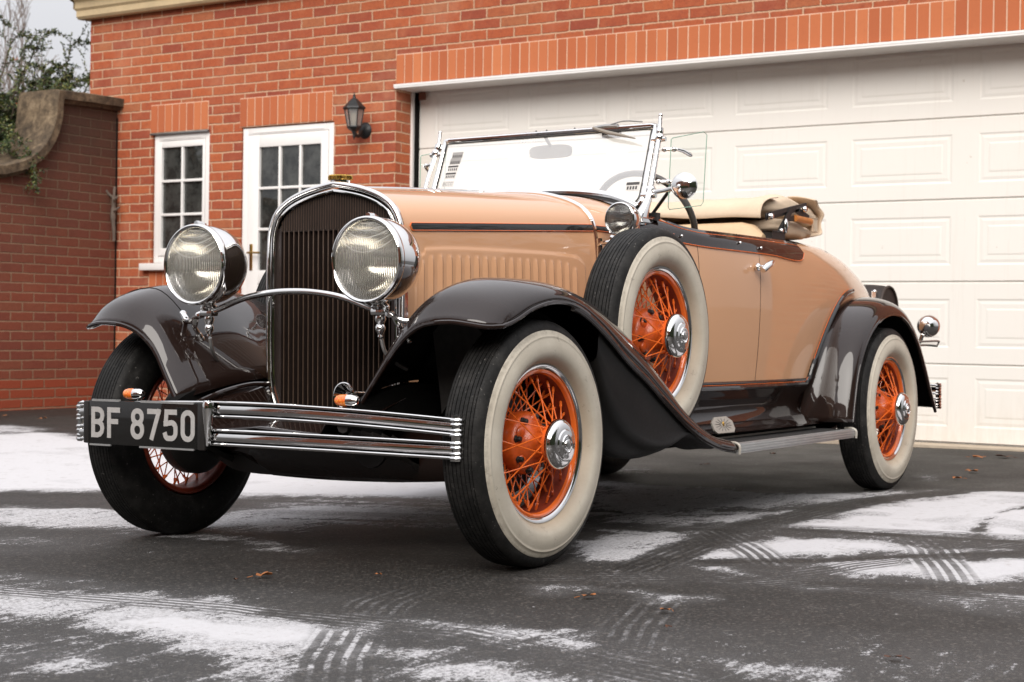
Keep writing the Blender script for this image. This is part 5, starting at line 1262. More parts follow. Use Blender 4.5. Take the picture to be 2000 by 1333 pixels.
m = MB(); m.box(-6.02, -5.985, WIN[0]-.02, WIN[1]-.01, 2.378, 2.3895); m.build('window_lintel', STEEL, house, smooth=False)
# eaves
m = MB(); prof = [(-5.99, 3.455), (-5.925, 3.455), (-5.905, 3.475), (-5.905, 3.525), (-5.885, 3.545), (-5.885, 3.60), (-5.86, 3.625), (-5.86, 3.70), (-6.1, 3.70)]
m.grid([[(x, y, z) for x, z in prof] for y in (-7.775, -7.60, 2.7)]); m.add([(x, -7.775, z) for x, z in prof], [tuple(range(len(prof)))])
m.grid([[(x, -7.69-(x+5.99)*1.0*1, z) for x, z in prof]]*1+[[(-13, -7.69-(x+5.99), z) for x, z in prof]])
m.build('stone_cornice', STONE, house, sharp=25)
MB().box(-5.78, -5.861, -7.86, 2.7, 3.66, 3.76, bev=.01).build('gutter', M_('grey_gutter', (.13, .12, .11), .5), house)
m = MB(); m.add([(-5.70, -7.95, 3.72), (-5.70, 2.9, 3.72), (-10, 2.9, 6.6), (-10, -6.5, 6.6)], [(0, 1, 2, 3)]); m.add([(-13.3, -7.95, 3.72), (-5.70, -7.95, 3.72), (-10, -6.5, 6.6)], [(0, 1, 2)]); m.add([(-5.70, 2.9, 3.715), (-5.70, -7.95, 3.715), (-13.3, -7.95, 3.715), (-13.3, 2.9, 3.715)], [(0, 1, 2, 3)])
m.build('roof', M_('roof_tile', (.16, .07, .05), .9, 0, 0, .25, 4, .4, 20), house, smooth=False)
# dark interior so nothing shows through
MB().box(-6.9, -12.8, -7.5, 2.4, -.3, 3.4).build('interior', BLACK, house, smooth=False)

# garage door
DX = -6.262; GY0, GY1 = -4.208, 1.06
gd = MB(); gd.box(DX-.06, DX-.012, GY0, GY1, .01, 2.66); gdo = gd.build('garage_door', GDOOR, house, smooth=False); tag(gdo, 'wide cream sectional garage door with raised rectangular panels')
seams = [.022, .536, 1.078, 1.618, 2.152, 2.690]
for k in range(5):
    z0, z1 = seams[k]+.003, seams[k+1]-.003; zc = (seams[k]+seams[k+1])/2+(.0 if k else .01)
    pan = []; y = -4.050
    while y+.690 < GY1+.1:
        pan.append((y, min(y+.690, GY1-.05), zc-.160, zc+.160)); y += .8645
    ys = sorted({GY0, GY1, *[p[0] for p in pan], *[p[1] for p in pan]}); zz = [z0+.006, zc-.160, zc+.160, z1-.006]
    m = holed(ys, zz, pan, DX)
    for za, zb_ in ((z0, z0+.006), (z1, z1-.006)): m.add([(DX-.010, GY0, za), (DX-.010, GY1, za), (DX, GY1, zb_), (DX, GY0, zb_)], [(0, 1, 2, 3) if za < zb_ else (3, 2, 1, 0)])
    for a, b, c, d in pan:
        lv = [(0, 0), (.008, -.0030), (.015, -.0040), (.024, -.0028), (.034, -.0014), (.062, -.0024), (.070, -.0008), (.074, 0.0)]
        loops = [[(DX+h, a+i, c+i), (DX+h, b-i, c+i), (DX+h, b-i, d-i), (DX+h, a+i, d-i)] for i, h in lv]
        m.grid(loops, False, True); m.add(loops[-1], [(0, 1, 2, 3)])
    m.build('door_section', GDOOR, gdo, smooth=False)
m = MB(); m.box(DX-.02, DX+.004, GY0, GY1, -.06, .020, bev=.004); m.build('bottom_seal', DARK, gdo)
m = MB(); m.box(-6.29, -6.198, GAR[0], GAR[0]+.018, -.3, 2.60); m.box(-6.29, -6.198, GAR[1]-.018, GAR[1], -.3, 2.60); m.build('garage_frame', WHITEPVC, house, smooth=False)
m = MB(); m.box(-6.29, -6.225, GAR[0]+.019, GAR[0]+.038, -.3, 2.60); m.build('side_seal', BLACK, house, smooth=False)
MB().box(-6.02, -6.30, GAR[0]+.02, GAR[1]-.02, -.2, -.002+.02).build('threshold', M_('pale_concrete', (.46, .38, .29), .9, 0, 0, .2, 8, .5), house, smooth=False)
MB().box(-6.225, -6.205, GAR[0]+.07, GAR[0]+.13, 2.535, 2.60, bev=.006).build('door_bracket', M_('rusty_bracket', (.18, .07, .045), .7, .3), house)

# window
def casement(name, Y0, Y1, Z0, Z1, X, gy, gz, nc, nr, sill=True, door=False):
    r = MB(); f = .055
    for b_ in ((Y0, Y0+f, Z0, Z1), (Y1-f, Y1, Z0, Z1)): r.box(X-.07, X, *b_, bev=.004)
    r.box(X-.069, X-.001, Y0+f, Y1-f, Z1-f, Z1, bev=.004)
    if not door: r.box(X-.069, X-.001, Y0+f, Y1-f, Z0, Z0+f, bev=.004)
    root = r.build(name, WHITEPVC, house)
    s_ = MB(); a, b, c, d = Y0+f+.004, Y1-f-.004, (Z0+f+.004 if not door else Z0+.02), Z1-f-.004; X2 = X+.006
    s_.box(X-.05, X2, a, gy[0], c, d, bev=.006); s_.box(X-.05, X2, gy[1], b, c, d, bev=.006)
    s_.box(X-.05, X2-.0008, gy[0]-.002, gy[1]+.002, gz[1], d-.001, bev=.006)
    if not door: s_.box(X-.05, X2-.0008, gy[0]-.002, gy[1]+.002, c+.001, gz[0], bev=.006)
    else:
        s_.box(X-.05, X2-.0008, gy[0]-.002, gy[1]+.002, gz[0]-.11, gz[0], bev=.006); s_.box(X-.05, X2-.0008, gy[0]-.002, gy[1]+.002, c+.001, c+.20, bev=.006)
        s_.box(X-.05, X-.006, gy[0]-.01, gy[1]+.01, c+.1, gz[0]-.05); s_.box(X-.02, X+.001, gy[0]+.05, gy[1]-.05, c+.25, gz[0]-.16, bev=.012)
    so = s_.build('sash' if not door else 'door_leaf', WHITEPVC, root)
    bm_ = MB(); t = .011
    for k in range(1, nc): y = gy[0]+(gy[1]-gy[0])*k/nc; bm_.box(X-.03, X+.002, y-t, y+t, gz[0], gz[1], bev=.004)
    for k in range(1, nr): z = gz[0]+(gz[1]-gz[0])*k/nr; bm_.box(X-.0305, X+.0032, gy[0], gy[1], z-t, z+t, bev=.004)
    bm_.build('glazing_bar', WHITEPVC, so)
    for i in range(nc):
        for j in range(nr):
            y0, y1 = gy[0]+(gy[1]-gy[0])*i/nc, gy[0]+(gy[1]-gy[0])*(i+1)/nc; z0, z1 = gz[0]+(gz[1]-gz[0])*j/nr, gz[0]+(gz[1]-gz[0])*(j+1)/nr
            e = [random.uniform(-.0015, .0015) for _ in range(4)]
            q = MB(); q.add([(X-.022+e[0], y0, z0), (X-.022+e[1], y1, z0), (X-.022+e[1]+e[2]*.5, y1, z1), (X-.022+e[0]+e[2]*.5, y0, z1)], [(0, 1, 2, 3)]); q.build('pane', PANE, so, smooth=False)
    bd = MB(); bd.box(X-.02, X+.0035, Y0+f+.05, Y1-f-.05, Z1-f+.012, Z1-f+.020); bd.build('trickle_vent', WHITEPVC, root, smooth=False)
    return root
w_ = casement('window', WIN[0]+.012, WIN[1]-.006, WIN[2]+.004, WIN[3]-.012, -6.018, (-6.800, -6.318), (1.385, 2.262), 2, 3)
MB().box(-6.10, -5.935, WIN[0]-.085, WIN[1]+.02, 1.192, 1.253, bev=.008).build('window_sill', WHITEPVC, w_)
d_ = casement('door', DOOR[0]+.006, DOOR[1]-.006, 0.0, DOOR[3]-.008, -6.012, (-5.672, -5.010), (1.185, 2.212), 3, 3, door=True)
m = MB(); m.box(-6.007, -5.999, -5.760, -5.728, 1.185, 1.405, bev=.004); m.sphere((-5.99, -5.744, 1.33), .014, 12); m.tube([(-6.0, -5.744, 1.33), (-5.955, -5.744, 1.33)], .008, 8); m.tube([(-5.955, -5.744, 1.33), (-5.95, -5.70, 1.332), (-5.955, -5.61, 1.328)], [.009, .008, .010], 10); m.build('handle', BRASS, d_)
MB().box(-6.1, -5.9, -5.9, -4.84, -.2, .015).build('doorstep', bpy.data.materials['pale_concrete'], house, smooth=False)

# ------------------------------------------------------------ wall lantern
LM = M_('black_cast_lantern', (.016, .017, .018), .45, .2, 0, .3, 20, .3, 60)
lan = empty('wall_lantern'); tag(lan, 'black hexagonal wall lantern on the brickwork beside the garage opening', 'lantern')
lx, ly = -5.82, -4.495
def hexp(r, z, n=6, o=0): return [(lx+r*math.cos(2*PI*k/n+o), ly+r*math.sin(2*PI*k/n+o), z) for k in range(n)]
m = MB(); m.grid([hexp(.092, 2.495), hexp(.090, 2.506), hexp(.066, 2.530), hexp(.030, 2.568), hexp(.014, 2.580), hexp(.012, 2.590)], False, True); m.sphere((lx, ly, 2.597), .012, 10); m.tube([(lx, ly, 2.60), (lx, ly, 2.625)], [.006, .002], 8)
m.build('lantern_roof', LM, lan, smooth=False)
m = MB()
for k in range(6):
    a = 2*PI*k/6; m.tube([(lx+.078*math.cos(a), ly+.078*math.sin(a), 2.496), (lx+.052*math.cos(a), ly+.052*math.sin(a), 2.352)], .005, 6)
m.grid([hexp(.083, 2.496), hexp(.083, 2.487)], False, True); m.grid([hexp(.058, 2.358), hexp(.060, 2.350), hexp(.048, 2.335), hexp(.022, 2.318), hexp(.014, 2.300)], False, True)
m.tube([(lx, ly, 2.31), (lx, ly, 2.285)], [.014, .011], 10); m.sphere((lx, ly, 2.278), .013, 10); m.tube([(lx, ly, 2.27), (lx, ly, 2.25)], [.007, .003], 8); m.build('lantern_frame', LM, lan, smooth=False)
m = MB(); m.grid([hexp(.076, 2.49), hexp(.051, 2.356)], False, True); m.build('lantern_glass', LANTG, lan, smooth=False)
m = MB(); m.tube([(lx, ly, 2.36), (lx, ly, 2.40), (lx, ly, 2.46), (lx, ly, 2.475)], [.016, .030, .030, .012], 12); m.build('bulb', M_('frosted_bulb', (.75, .70, .58), .4), lan)
m = MB(); m.tube(cr([(lx, ly, 2.335), (lx-.02, ly-.004, 2.30), (lx-.07, ly-.015, 2.285), (lx-.12, ly-.025, 2.32), (lx-.16, ly-.03, 2.345)], 5), .013, 10)
m.lathe([(0, .035), (.025, .033), (.040, .022), (.058, .012), (.066, 0)], 24, (-5.998, ly-.03, 2.345), 'x'); m.build('lantern_bracket', LM, lan)

# ------------------------------------------------------------ garden wall
gw = bld('garden_wall'); tag(gw, 'old brick garden wall with a swept stone coping joining the corner of the house', 'wall')
crv = [(-6.0, 2.615), (-5.62, 2.610), (-5.345, 2.600), (-5.335, 2.46), (-5.285, 2.30), (-5.17, 2.13), (-4.97, 1.985), (-4.72, 1.905), (-4.45, 1.885), (-1.0, 1.880)]
c1 = [crv[0], crv[1], crv[2]]; c2 = cr(crv[2:8], 6); top = c1[:-1]+c2+[crv[8], crv[9]]
Y0, Y1 = -7.685, -7.337
m = MB()
for y in (Y0, Y1): m.grid([[(x, y, z), (x, y, -.4)] for x, z in top])
m.add([(-1, Y0, -.4), (-1, Y1, -.4), (-1, Y1, 1.88), (-1, Y0, 1.88)], [(0, 1, 2, 3)])
m.build('wall', BRICKG, gw, smooth=False)
m = MB(); n = len(top); rows = []
for i, (x, z) in enumerate(top):
    a, b = top[max(i-1, 0)], top[min(i+1, n-1)]
    if i == 2: t = Vector((.55, -.45))
    else: t = Vector((b[0]-a[0], b[1]-a[1]))
    t.normalize(); nn = Vector((-t.y, t.x)); k = 1.25 if i == 2 else 1
    cs = [(-.018, .0), (-.018, .030), (-.055, .045), (-.075, .045), (-.080, .100), (-.02, .112)]
    L_ = [(Y1-.0-d, h) for d, h in [(0.004, 0), (-.030, .0), (-.045, .028), (-.078, .032), (-.082, .100), (-.04, .112)]]
    full = [(y, h) for y, h in L_]+[(Y0-(y-Y1), h) for y, h in reversed(L_)]
    rows.append([(x+nn.x*h*k, y, z+nn.y*h*k) for y, h in full])
m.grid(rows); m.build('coping', COPING, gw, sharp=40)
MB().tube([(-5.992, -7.329, 2.55), (-5.990, -7.330, 1.9), (-5.993, -7.329, 1.2), (-5.992, -7.330, .1)], .0075, 6).build('corner_joint', BLACK, gw)
SNOWM = M_('snow_white', (.80, .82, .86), .75, 0, 0, .03, 8, .5, 120)
m = MB(); rows = []
for i in range(21):
    x = -4.93+.75*i/20; rr = []
    zb_ = 1.885+.112+ (.10*max(0, (-4.72-x)/.21))**1.0*.5
    for j in range(9):
        v = j/8; e = math.sin(PI*v)**.4*math.sin(PI*min(1, max(0, i/20)))**.4; rr.append((x, -7.60+.24*v+.02*math.sin(i*.9), zb_-.004+.030*e))
    rows.append(rr)
MB().grid(rows).build('snow_patch', SNOWM, gw)

# dead vine stem stuck in the corner
BARK = M_('grey_bark', (.13, .10, .08), .95, 0, 0, .3, 30, .8, 80)
vs = MB(); vs.tube(cr([(-5.955, -7.29, 2.02), (-5.93, -7.27, 1.93), (-5.94, -7.285, 1.84), (-5.93, -7.28, 1.74), (-5.94, -7.28, 1.62), (-5.945, -7.285, 1.54)], 6), [.012]*7+[.020]*6+[.024]*6+[.017]*6+[.014]*6, 8)
vs.tube(cr([(-5.935, -7.275, 1.88), (-5.91, -7.24, 1.91), (-5.92, -7.215, 1.93)], 4), .011, 6); vs.tube(cr([(-5.935, -7.28, 1.92), (-5.90, -7.31, 1.96), (-5.88, -7.32, 1.99)], 4), .012, 6); vs.tube(cr([(-5.935, -7.275, 1.80), (-5.91, -7.235, 1.81), (-5.93, -7.20, 1.84)], 4), .010, 6)
tag(vs.build('dead_vine_stem', BARK), 'gnarled dead vine stem clinging to the corner between house and garden wall', 'vine')

# ------------------------------------------------------------ planting
def leaf_mat(name, c1, c2, c3):
    b = NB(name); at = b.n('ShaderNodeAttribute', attribute_name='rnd'); c = b.ramp(at.outputs['Fac'], (0, c1), (.55, c2), (1, c3)); b.pbr(c, .42, 0, None, 0, .5); return b.m
LEAFM = leaf_mat('evergreen_leaf', (.024, .045, .015), (.055, .085, .024), (.17, .17, .035))
TWIG = M_('brown_twig', (.10, .07, .05), .9); BERRY = M_('orange_berry', (.60, .10, .02), .4)
def leaf(mb, p, d, L, w, a, droop=.2):
    d = d.normalized(); s_ = d.cross(Vector((random.uniform(-1, 1), random.uniform(-1, 1), random.uniform(-1, 1)))).normalized(); up = s_.cross(d)
    c = p+d*L*.5+up*L*.08
    mb.add([p, c+s_*w*.5-up*w*.15, p+d*L-up*L*droop, c-s_*w*.5-up*w*.15, c], [(0, 1, 4), (1, 2, 4), (2, 3, 4), (3, 0, 4)], 0, a)
def bough(lv, tw, br, path, r0, nl, spread, L=.035):
    P = cr(path, 8); k = len(P); tw.tube(P, [r0*(1-.75*i/k) for i in range(k)], 5)
    for i in range(k-1):
        a, b = Vector(P[i]), Vector(P[i+1]); d = (b-a).normalized()
        if i > 1 and random.random() < .75:
            e = (d+Vector((random.gauss(0, 1), random.gauss(0, 1), random.gauss(0, .8)))*.9).normalized(); ln = random.uniform(.05, spread); q = [a+e*ln*t/4+Vector((0, 0, -.02*t*t/16)) for t in range(5)]; tw.tube(q, [.0022]*5, 4)
            for t in range(int(ln/.012)):
                pp = a+e*ln*(t/(ln/.012)); leaf(lv, pp, e*.6+Vector((random.gauss(0, .6), random.gauss(0, .6), random.gauss(0, .6))), random.uniform(.7, 1.4)*L, .016, random.random()**1.3)
            if random.random() < .02:
                for _ in range(5): c = a+e*ln*.9+Vector((random.gauss(0, .012), random.gauss(0, .012), random.gauss(0, .012))); br.sphere(c, .0055, 6)
        for _ in range(nl): leaf(lv, a.lerp(b, random.random()), d*.4+Vector((random.gauss(0, .7), random.gauss(0, .7), random.gauss(0, .7))), random.uniform(.7, 1.4)*L, .017, random.random()**1.3)
random.seed(21)
sh = empty('evergreen_shrub', (-5.3, -8.3, 0)); tag(sh, 'untidy dark evergreen shrub rising behind the garden wall and spilling over its coping', 'shrub')
lv, tw, br = MB(), MB(), MB()
base = Vector((-5.15, -8.35, .6))
tips = []
for k in range(150):       # main mass, to the left of the coping end
    x = random.uniform(-5.75, -4.6); tips.append(Vector((x, random.uniform(-8.5, -7.75), random.uniform(2.05, 3.05 if x > -5.45 else 2.9))))
tips += [Vector(p) for p in ((-5.85, -8.05, 3.45), (-5.70, -8.15, 3.30), (-6.1, -7.95, 3.40), (-5.55, -8.1, 3.38), (-5.9, -8.0, 3.15), (-5.7, -7.9, 3.0), (-5.95, -7.85, 2.95), (-5.5, -7.9, 3.10), (-6.05, -7.85, 3.02), (-5.65, -7.75, 2.90), (-5.8, -7.8, 2.85), (-6.15, -7.8, 3.05), (-5.6, -8.0, 2.95), (-5.75, -8.0, 2.90), (-5.9, -8.0, 2.95), (-5.85, -8.05, 3.1), (-6.0, -8.0, 3.0), (-6.1, -8.0, 3.1))]
for t in tips:
    mid = base.lerp(t, .55)+Vector((random.gauss(0, .12), random.gauss(0, .10), random.uniform(.0, .25)))
    k1 = t+Vector((random.gauss(0, .10), random.gauss(0, .08), random.uniform(-.05, .05)))
    if t.z > 3.2: k1 = t+Vector((-.12, .12, -.02))
    bough(lv, tw, br, [tuple(base.lerp(mid, .7)), tuple(mid), tuple(mid.lerp(t, .6)+Vector((0, 0, .06))), tuple(t), tuple(k1)], .009, 6, .26)
bough(lv, tw, br, [(-4.9, -7.9, 3.78), (-5.1, -7.95, 3.60), (-5.25, -8.0, 3.50), (-5.38, -8.0, 3.42)], .006, 3, .08)
# sprays spilling over the coping and hanging down its face
for P in ([(-5.2, -7.95, 2.5), (-5.05, -7.6, 2.42), (-4.98, -7.30, 2.26), (-4.98, -7.22, 2.08), (-5.0, -7.21, 1.90)], [(-5.1, -7.9, 2.45), (-4.9, -7.6, 2.3), (-4.93, -7.35, 2.2), (-4.98, -7.25, 2.05)], [(-5.3, -8.0, 2.6), (-5.0, -7.75, 2.48), (-4.8, -7.55, 2.38), (-4.6, -7.4, 2.32)], [(-5.1, -8.0, 2.4), (-4.8, -7.8, 2.35), (-4.6, -7.6, 2.3)], [(-5.2, -7.95, 2.55), (-5.0, -7.55, 2.45), (-4.88, -7.42, 2.32), (-4.82, -7.35, 2.25)]):
    bough(lv, tw, br, P, .006, 6, .16)
for o, nm, mt in ((lv, 'foliage', LEAFM), (tw, 'stem', TWIG), (br, 'berry_cluster', BERRY)):
    ob = o.build(nm, mt, sh, attr=(nm == 'foliage'), smooth=False, recalc=False); ob.matrix_parent_inverse = Matrix.Translation((5.3, 8.3, 0))
# bare winter trees beyond
BARKT = M_('bare_branch', (.16, .12, .095), .95)
def bare_tree(loc, H, seed, label, sp=.38):
    random.seed(seed); tr, cr_ = MB(), MB(); loc = Vector(loc)
    def grow(p, d, L, r, lvl):
        n = 4; P = [p]; q = p.copy(); dd = d.copy()
        for i in range(n): dd = (dd+Vector((random.gauss(0, .10), random.gauss(0, .10), random.gauss(0, .05)+.03))).normalized(); q = q+dd*L/n; P.append(q.copy())
        (tr if lvl == 0 else cr_).tube(P, [max(.0055, r*(1-.45*i/n)) for i in range(n+1)], 6 if lvl < 2 else 3, caps=False)
        if lvl >= 6: return
        for k in range(random.choice((3, 4)) if lvl < 4 else 3):
            t = random.uniform(.45, 1); a = P[min(n, int(t*n))]; e = (dd+Vector((random.gauss(0, sp), random.gauss(0, sp), random.gauss(0, sp*.6)+.40))).normalized(); grow(a, e, L*random.uniform(.58, .80), r*.52, lvl+1)
    grow(Vector((0, 0, 0)), Vector((0, 0, 1)), H*.36, H*.018, 0)
    root = tr.build('bare_tree', BARKT, None, recalc=False); root.location = loc; tag(root, label, 'tree', 'bare winter trees beyond the garden wall')
    cr_.build('crown', BARKT, root, recalc=False); return root
for a in TREES: bare_tree(*a)

# ============================================================ GROUND
xs_ = np.unique(np.concatenate([np.arange(-120, -12, 6.), np.arange(-12, -6.6, .3), np.arange(-6.6, 2.7, .028), np.arange(2.7, 12, .4), np.arange(12, 121, 6.)]))
ys_ = np.unique(np.concatenate([np.arange(-120, -10, 6.), np.arange(-10, -7.4, .2), np.arange(-7.4, 3.4, .028), np.arange(3.4, 12, .4), np.arange(12, 121, 6.)]))
GX, GYY = np.meshgrid(xs_, ys_, indexing='ij')
def sdist(pts, closed=True):
    P = np.array(pts, float); n = len(P); d = np.full(GX.shape, 1e9); ins = np.zeros(GX.shape, bool)
    for i in range(n if closed else n-1):
        a, b = P[i], P[(i+1) % n]; e = b-a; wx, wy = GX-a[0], GYY-a[1]; t = np.clip((wx*e[0]+wy*e[1])/(e@e+1e-9), 0, 1)
        d = np.minimum(d, np.hypot(wx-e[0]*t, wy-e[1]*t))
        if closed:
            c = ((a[1] > GYY) != (b[1] > GYY)); xi = a[0]+(GYY-a[1])/(b[1]-a[1]+1e-12)*(b[0]-a[0]); ins ^= (c & (GX < xi))
    return np.where(ins, -d, d) if closed else d
def vnoise(sc, seed):
    r = np.random.default_rng(seed); T = r.random((256, 256)); u, v = (GX+200)*sc, (GYY+200)*sc; i, j = np.floor(u).astype(int), np.floor(v).astype(int); fu, fv = u-i, v-j; fu = fu*fu*(3-2*fu); fv = fv*fv*(3-2*fv)
    g = lambda a, b: T[a % 256, b % 256]
    return (g(i, j)*(1-fu)+g(i+1, j)*fu)*(1-fv)+(g(i, j+1)*(1-fu)+g(i+1, j+1)*fu)*fv
snow = np.zeros(GX.shape); wob = (vnoise(2.2, 1)-.5)*.16+(vnoise(6, 2)-.5)*.12+(vnoise(15, 3)-.5)*.08
for d, s_, pts in POLYS:
    sd = sdist(pts)+wob; s_ = s_+.045; snow = np.maximum(snow, d*np.clip(.5-sd/(2*s_), 0, 1)**.8)
snow *= 1-.18*(vnoise(3.5, 5) > .62)*vnoise(9, 6)
for w, st_, pts in TRACKS:
    sd = sdist(pts, False)+wob*.25; snow *= 1-st_*np.clip((w/2-sd)/.03+.5, 0, 1)*.85
ribc = np.full(GX.shape, 9.); ribm = np.zeros(GX.shape)
for w, n_, pts in RIBS:
    P = np.array(pts, float); best = np.full(GX.shape, 1e9)
    for i in range(len(P)-1):
        a, b = P[i], P[i+1]; e = b-a; L2 = np.hypot(*e); wx, wy = GX-a[0], GYY-a[1]; t = (wx*e[0]+wy*e[1])/L2**2; lat = (wx*e[1]-wy*e[0])/L2
        tc = np.clip(t, 0, 1); dd = np.hypot(wx-e[0]*tc, wy-e[1]*tc); m_ = (dd < best); best = np.where(m_, dd, best)
        ribc = np.where(m_ & (dd < w*.75), lat, ribc)
    ribm = np.maximum(ribm, np.clip((w/2-best)/.03+.5, 0, 1))
gz = np.zeros(GX.shape); gz += np.where(GX < -4.2, (-GX-4.2)*.0, 0)
# slight rise towards the garden wall corner, to meet the level plinth
rise = np.clip((-GYY-2.2)/5.2, 0, 1); gz += .075*rise*rise*(3-2*rise)
gz += (snow > .45)*np.clip(snow-.45, 0, .4)*.010
nx_, ny_ = GX.shape
vs_ = np.stack([GX, GYY, gz], -1).reshape(-1, 3)
ii, jj = np.meshgrid(np.arange(nx_-1), np.arange(ny_-1), indexing='ij'); a_ = (ii*ny_+jj).ravel()
fs_ = np.stack([a_, a_+ny_, a_+ny_+1, a_+1], -1)
me = bpy.data.meshes.new('driveway'); me.vertices.add(len(vs_)); me.vertices.foreach_set('co', vs_.astype(np.float32).ravel())
me.loops.add(fs_.size); me.loops.foreach_set('vertex_index', fs_.astype(np.int32).ravel()); me.polygons.add(len(fs_)); me.polygons.foreach_set('loop_start', np.arange(0, fs_.size, 4, dtype=np.int32))
me.update(calc_edges=True); me.validate(); me.polygons.foreach_set('use_smooth', np.ones(len(fs_), bool))
for nm_, ar_ in (('ribc', ribc), ('ribm', ribm)): q_ = me.attributes.new(nm_, 'FLOAT', 'POINT'); q_.data.foreach_set('value', ar_.astype(np.float32).ravel())
at = me.attributes.new('snow', 'FLOAT', 'POINT'); at.data.foreach_set('value', snow.astype(np.float32).ravel())
dw = bpy.data.objects.new('driveway', me); COL.objects.link(dw); tag(dw, kind='structure')
b = NB('snow_dusted_tarmac'); co = b.coord(); at = b.n('ShaderNodeAttribute', attribute_name='snow')
v = b.n('ShaderNodeTexVoronoi'); b.set(v.inputs['Vector'], co); v.inputs['Scale'].default_value = 140
n1 = b.noise(co, 260, 4, .75); n2 = b.noise(co, 1.1, 5, .6); n3 = b.noise(co, 55, 6, .85); n4 = b.noise(b.mapping(co, (5, 30, 1), (0, 0, 1.05)), 1.0, 5, .7); n5 = b.noise(co, 9, 6, .75)
vc = b.n('ShaderNodeSeparateColor'); b.set(vc.inputs[0], v.outputs['Color'])
agg = b.ramp(vc.outputs[0], (0, (.011, .0105, .010)), (.50, (.022, .0205, .019)), (.80, (.050, .046, .042)), (.92, (.12, .11, .10)), (1, (.24, .22, .20)))
asp = b.mix(.30, agg, b.ramp(n1, (.35, (.010, .0095, .009)), (.70, (.10, .094, .086))))
asp = b.mix(b.math('MULTIPLY', b.rng(n2, .35, .75), .45), asp, (.056, .047, .038))
thr = b.math('ADD', b.math('ADD', b.math('MULTIPLY', b.math('SUBTRACT', n3, .5), 1.25), b.math('MULTIPLY', b.math('SUBTRACT', n5, .5), 1.0)), b.math('MULTIPLY', b.math('SUBTRACT', n4, .5), .9))
fac = b.rng(b.math('ADD', at.outputs['Fac'], b.math('ADD', thr, b.math('MULTIPLY', b.math('SUBTRACT', b.noise(co, 150, 3, .7), .5), .7))), .48, .60, 0, 1)
fac = b.math('MULTIPLY', fac, b.rng(at.outputs['Fac'], .02, .16, 0, 1))
rc_ = b.n('ShaderNodeAttribute', attribute_name='ribc').outputs['Fac']; rm_ = b.n('ShaderNodeAttribute', attribute_name='ribm').outputs['Fac']
pp_ = b.math('PINGPONG', b.math('ADD', rc_, b.math('MULTIPLY', b.math('SUBTRACT', n3, .5), .012)), .017)
brk = b.rng(b.math('ADD', b.math('MULTIPLY', n5, .5), b.math('MULTIPLY', n3, .5)), .46, .58, 0, 1)
ln0 = b.rng(pp_, .0085, .0125, 0, 1)
inr = b.math('MULTIPLY', ln0, b.math('ADD', b.math('MULTIPLY', fac, .9), b.math('MULTIPLY', brk, b.rng(at.outputs['Fac'], .05, .40, .10, .85)))); fac = b.mix(b.math('MULTIPLY', b.math('MULTIPLY', rm_, b.rng(b.noise(co, 2.3, 4, .6), .34, .54, .30, 1)), .88), fac, inr)
hf = b.math('ADD', b.math('MULTIPLY', b.noise(co, 75, 4, .8), .6), b.math('MULTIPLY', b.noise(co, 240, 2, .7), .4))
fac = b.math('MULTIPLY', fac, b.math('MAXIMUM', b.rng(at.outputs['Fac'], .70, .90, .25, 1), b.rng(hf, .38, .53, .35, 1)))
thin = b.math('MULTIPLY', b.rng(at.outputs['Fac'], .1, .7, 0, .30), b.rng(n1, .40, .62))
fac = b.math('MAXIMUM', fac, thin)
specks = b.math('MULTIPLY', b.math('GREATER_THAN', b.noise(co, 33, 2, .5), .775), .8); fac = b.math('MAXIMUM', fac, specks)
dirt = b.math('MULTIPLY', b.rng(b.noise(co, 14, 6, .8), .56, .70), .55)
scol = b.mix(dirt, b.mix(n3, (.46, .45, .455), (.62, .615, .635)), (.22, .19, .165))
asp = b.mix(1.0, asp, (.56, .545, .53), 'MULTIPLY'); colr = b.mix(fac, asp, scol)
hgt = b.math('ADD', b.math('MULTIPLY', b.math('SUBTRACT', 1, v.outputs['Distance']), .5), b.math('ADD', b.math('MULTIPLY', fac, .8), b.math('MULTIPLY', n1, .5)))
b.pbr(colr, b.mix(fac, b.rng(n2, .3, .7, .50, .80), .85), 0, b.bump(hgt, .6, .004), 0, .35); me.materials.append(b.m)

# fallen leaves
LM1 = M_('fallen_leaf', (.30, .11, .035), .8, 0, 0, .25, 60); LM2 = M_('dark_fallen_leaf', (.10, .04, .02), .8, 0, 0, .25, 60)
random.seed(4)
for i, (x, y, L, dark, lab) in enumerate(LEAVES):
    m = MB(); n = 18; pts = []
    for k in range(n):
        a = 2*PI*k/n; r = L*.5*(.62+.38*abs(math.cos(a*2.5)))*(1 if k % 2 else .78); pts.append((r*math.cos(a), r*.62*math.sin(a), .004+.010*abs(math.sin(a*1.5+i))*(1 if L > .05 else .5)))
    m.add([(0, 0, .006)]+pts, [(0, 1+k, 1+(k+1) % n) for k in range(n)]); m.tube([(-L*.5, 0, .006), (-L*.75, .01, .003)], .0012, 4)
    o = m.build('fallen_leaf', LM2 if dark else LM1, None, smooth=True); o.location = (x, y, .004+(.075 if y < -5.5 else 0)*1); o.rotation_euler = (random.uniform(-.1, .1), random.uniform(-.1, .1), random.uniform(0, 6)); tag(o, lab, 'leaf', 'fallen leaves on the driveway')

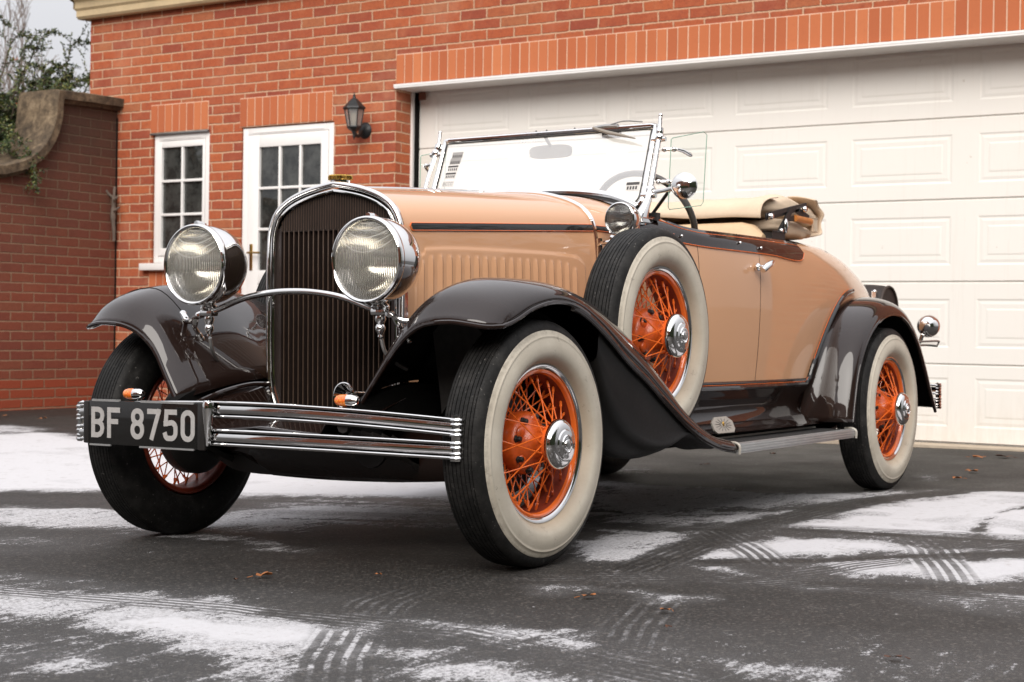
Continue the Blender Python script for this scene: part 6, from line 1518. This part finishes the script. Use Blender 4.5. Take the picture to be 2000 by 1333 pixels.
# ============================================================ what stands behind the photographer (seen only in the reflections; house and conifers raised to darken the paint)
oh = empty('unseen_facing_house', (14.5, 0, 0)); tag(oh, 'unseen brick house with white sash windows across the drive, raised to darken reflections', 'house')
m = MB(); m.box(0, 8, -12, 13, -.5, 7.2); o = m.build('wall', BRICKF, oh, smooth=False)
m = MB(); m.add([(-.6, -12.6, 7.1), (-.6, 13.6, 7.1), (4, 11, 10.2), (4, -10, 10.2)], [(0, 3, 2, 1)]); m.add([(-.6, -12.6, 7.1), (4, -10, 10.2), (8.6, -12.6, 7.1)], [(0, 1, 2)]); m.add([(-.6, 13.6, 7.1), (8.6, 13.6, 7.1), (4, 11, 10.2)], [(0, 1, 2)]); m.build('roof', bpy.data.materials['roof_tile'], oh, smooth=False)
for zz in (1.0, 3.9):
    for yy in (-9.5, -5.6, -1.6, 2.4, 6.4, 10.4):
        m = MB(); w, h = .55, .75
        m.box(-.06, -.02, yy-w-.08, yy-w, zz-.08, zz+2*h+.08); m.box(-.06, -.02, yy+w, yy+w+.08, zz-.08, zz+2*h+.08); m.box(-.06, -.02, yy-w, yy+w, zz-.08, zz); m.box(-.06, -.02, yy-w, yy+w, zz+2*h, zz+2*h+.08); m.box(-.055, -.02, yy-.03, yy+.03, zz, zz+2*h); m.box(-.055, -.02, yy-w, yy+w, zz+h-.03, zz+h+.03)
        f_ = m.build('window', WHITEPVC, oh, smooth=False); MB().box(-.03, -.01, yy-w, yy+w, zz, zz+2*h).build('pane', PANE, f_, smooth=False)
HEDGE = M_('hedge_green', (.035, .050, .020), .8, 0, 0, .5, 3)
def hedge(name, loc, size, seed, label):
    random.seed(seed); m = MB(); sx_, sy_, sz_ = size; lvm = MB()
    m.box(-sx_/2*.8, sx_/2*.8, -sy_/2*.97, sy_/2*.97, 0, sz_*.93)
    for _ in range(int(2600)):
        f = random.randrange(3); p = Vector((random.uniform(-.5, .5)*sx_, random.uniform(-.5, .5)*sy_, random.random()*sz_))
        if f == 0: p.x = random.choice((-.5, .5))*sx_*random.uniform(.8, 1.1)
        elif f == 1: p.y = random.choice((-.5, .5))*sy_*random.uniform(.9, 1.05)
        else: p.z = sz_*random.uniform(.88, 1.15)
        leaf(lvm, p, Vector((random.gauss(0, 1), random.gauss(0, 1), random.gauss(0, 1))), random.uniform(.25, .5), .22, random.random())
    root = m.build(name, HEDGE, None, smooth=False); root.location = loc; lvm.build('foliage', LEAFM, root, attr=True, smooth=False, recalc=False); tag(root, label, 'hedge'); return root
hedge('unseen_conifer_hedge', (5.0, 13.0, 0), (26, 2.6, 7.5), 3, 'unseen tall hedge added along the open side of the drive to darken reflections')  # added out of view and made tall so paint and chrome reflect dark
hedge('laurel_hedge', (12.0, 1.5, 0), (1.6, 9, 1.5), 5, 'low clipped hedge in front of the facing house, seen only as a reflection')
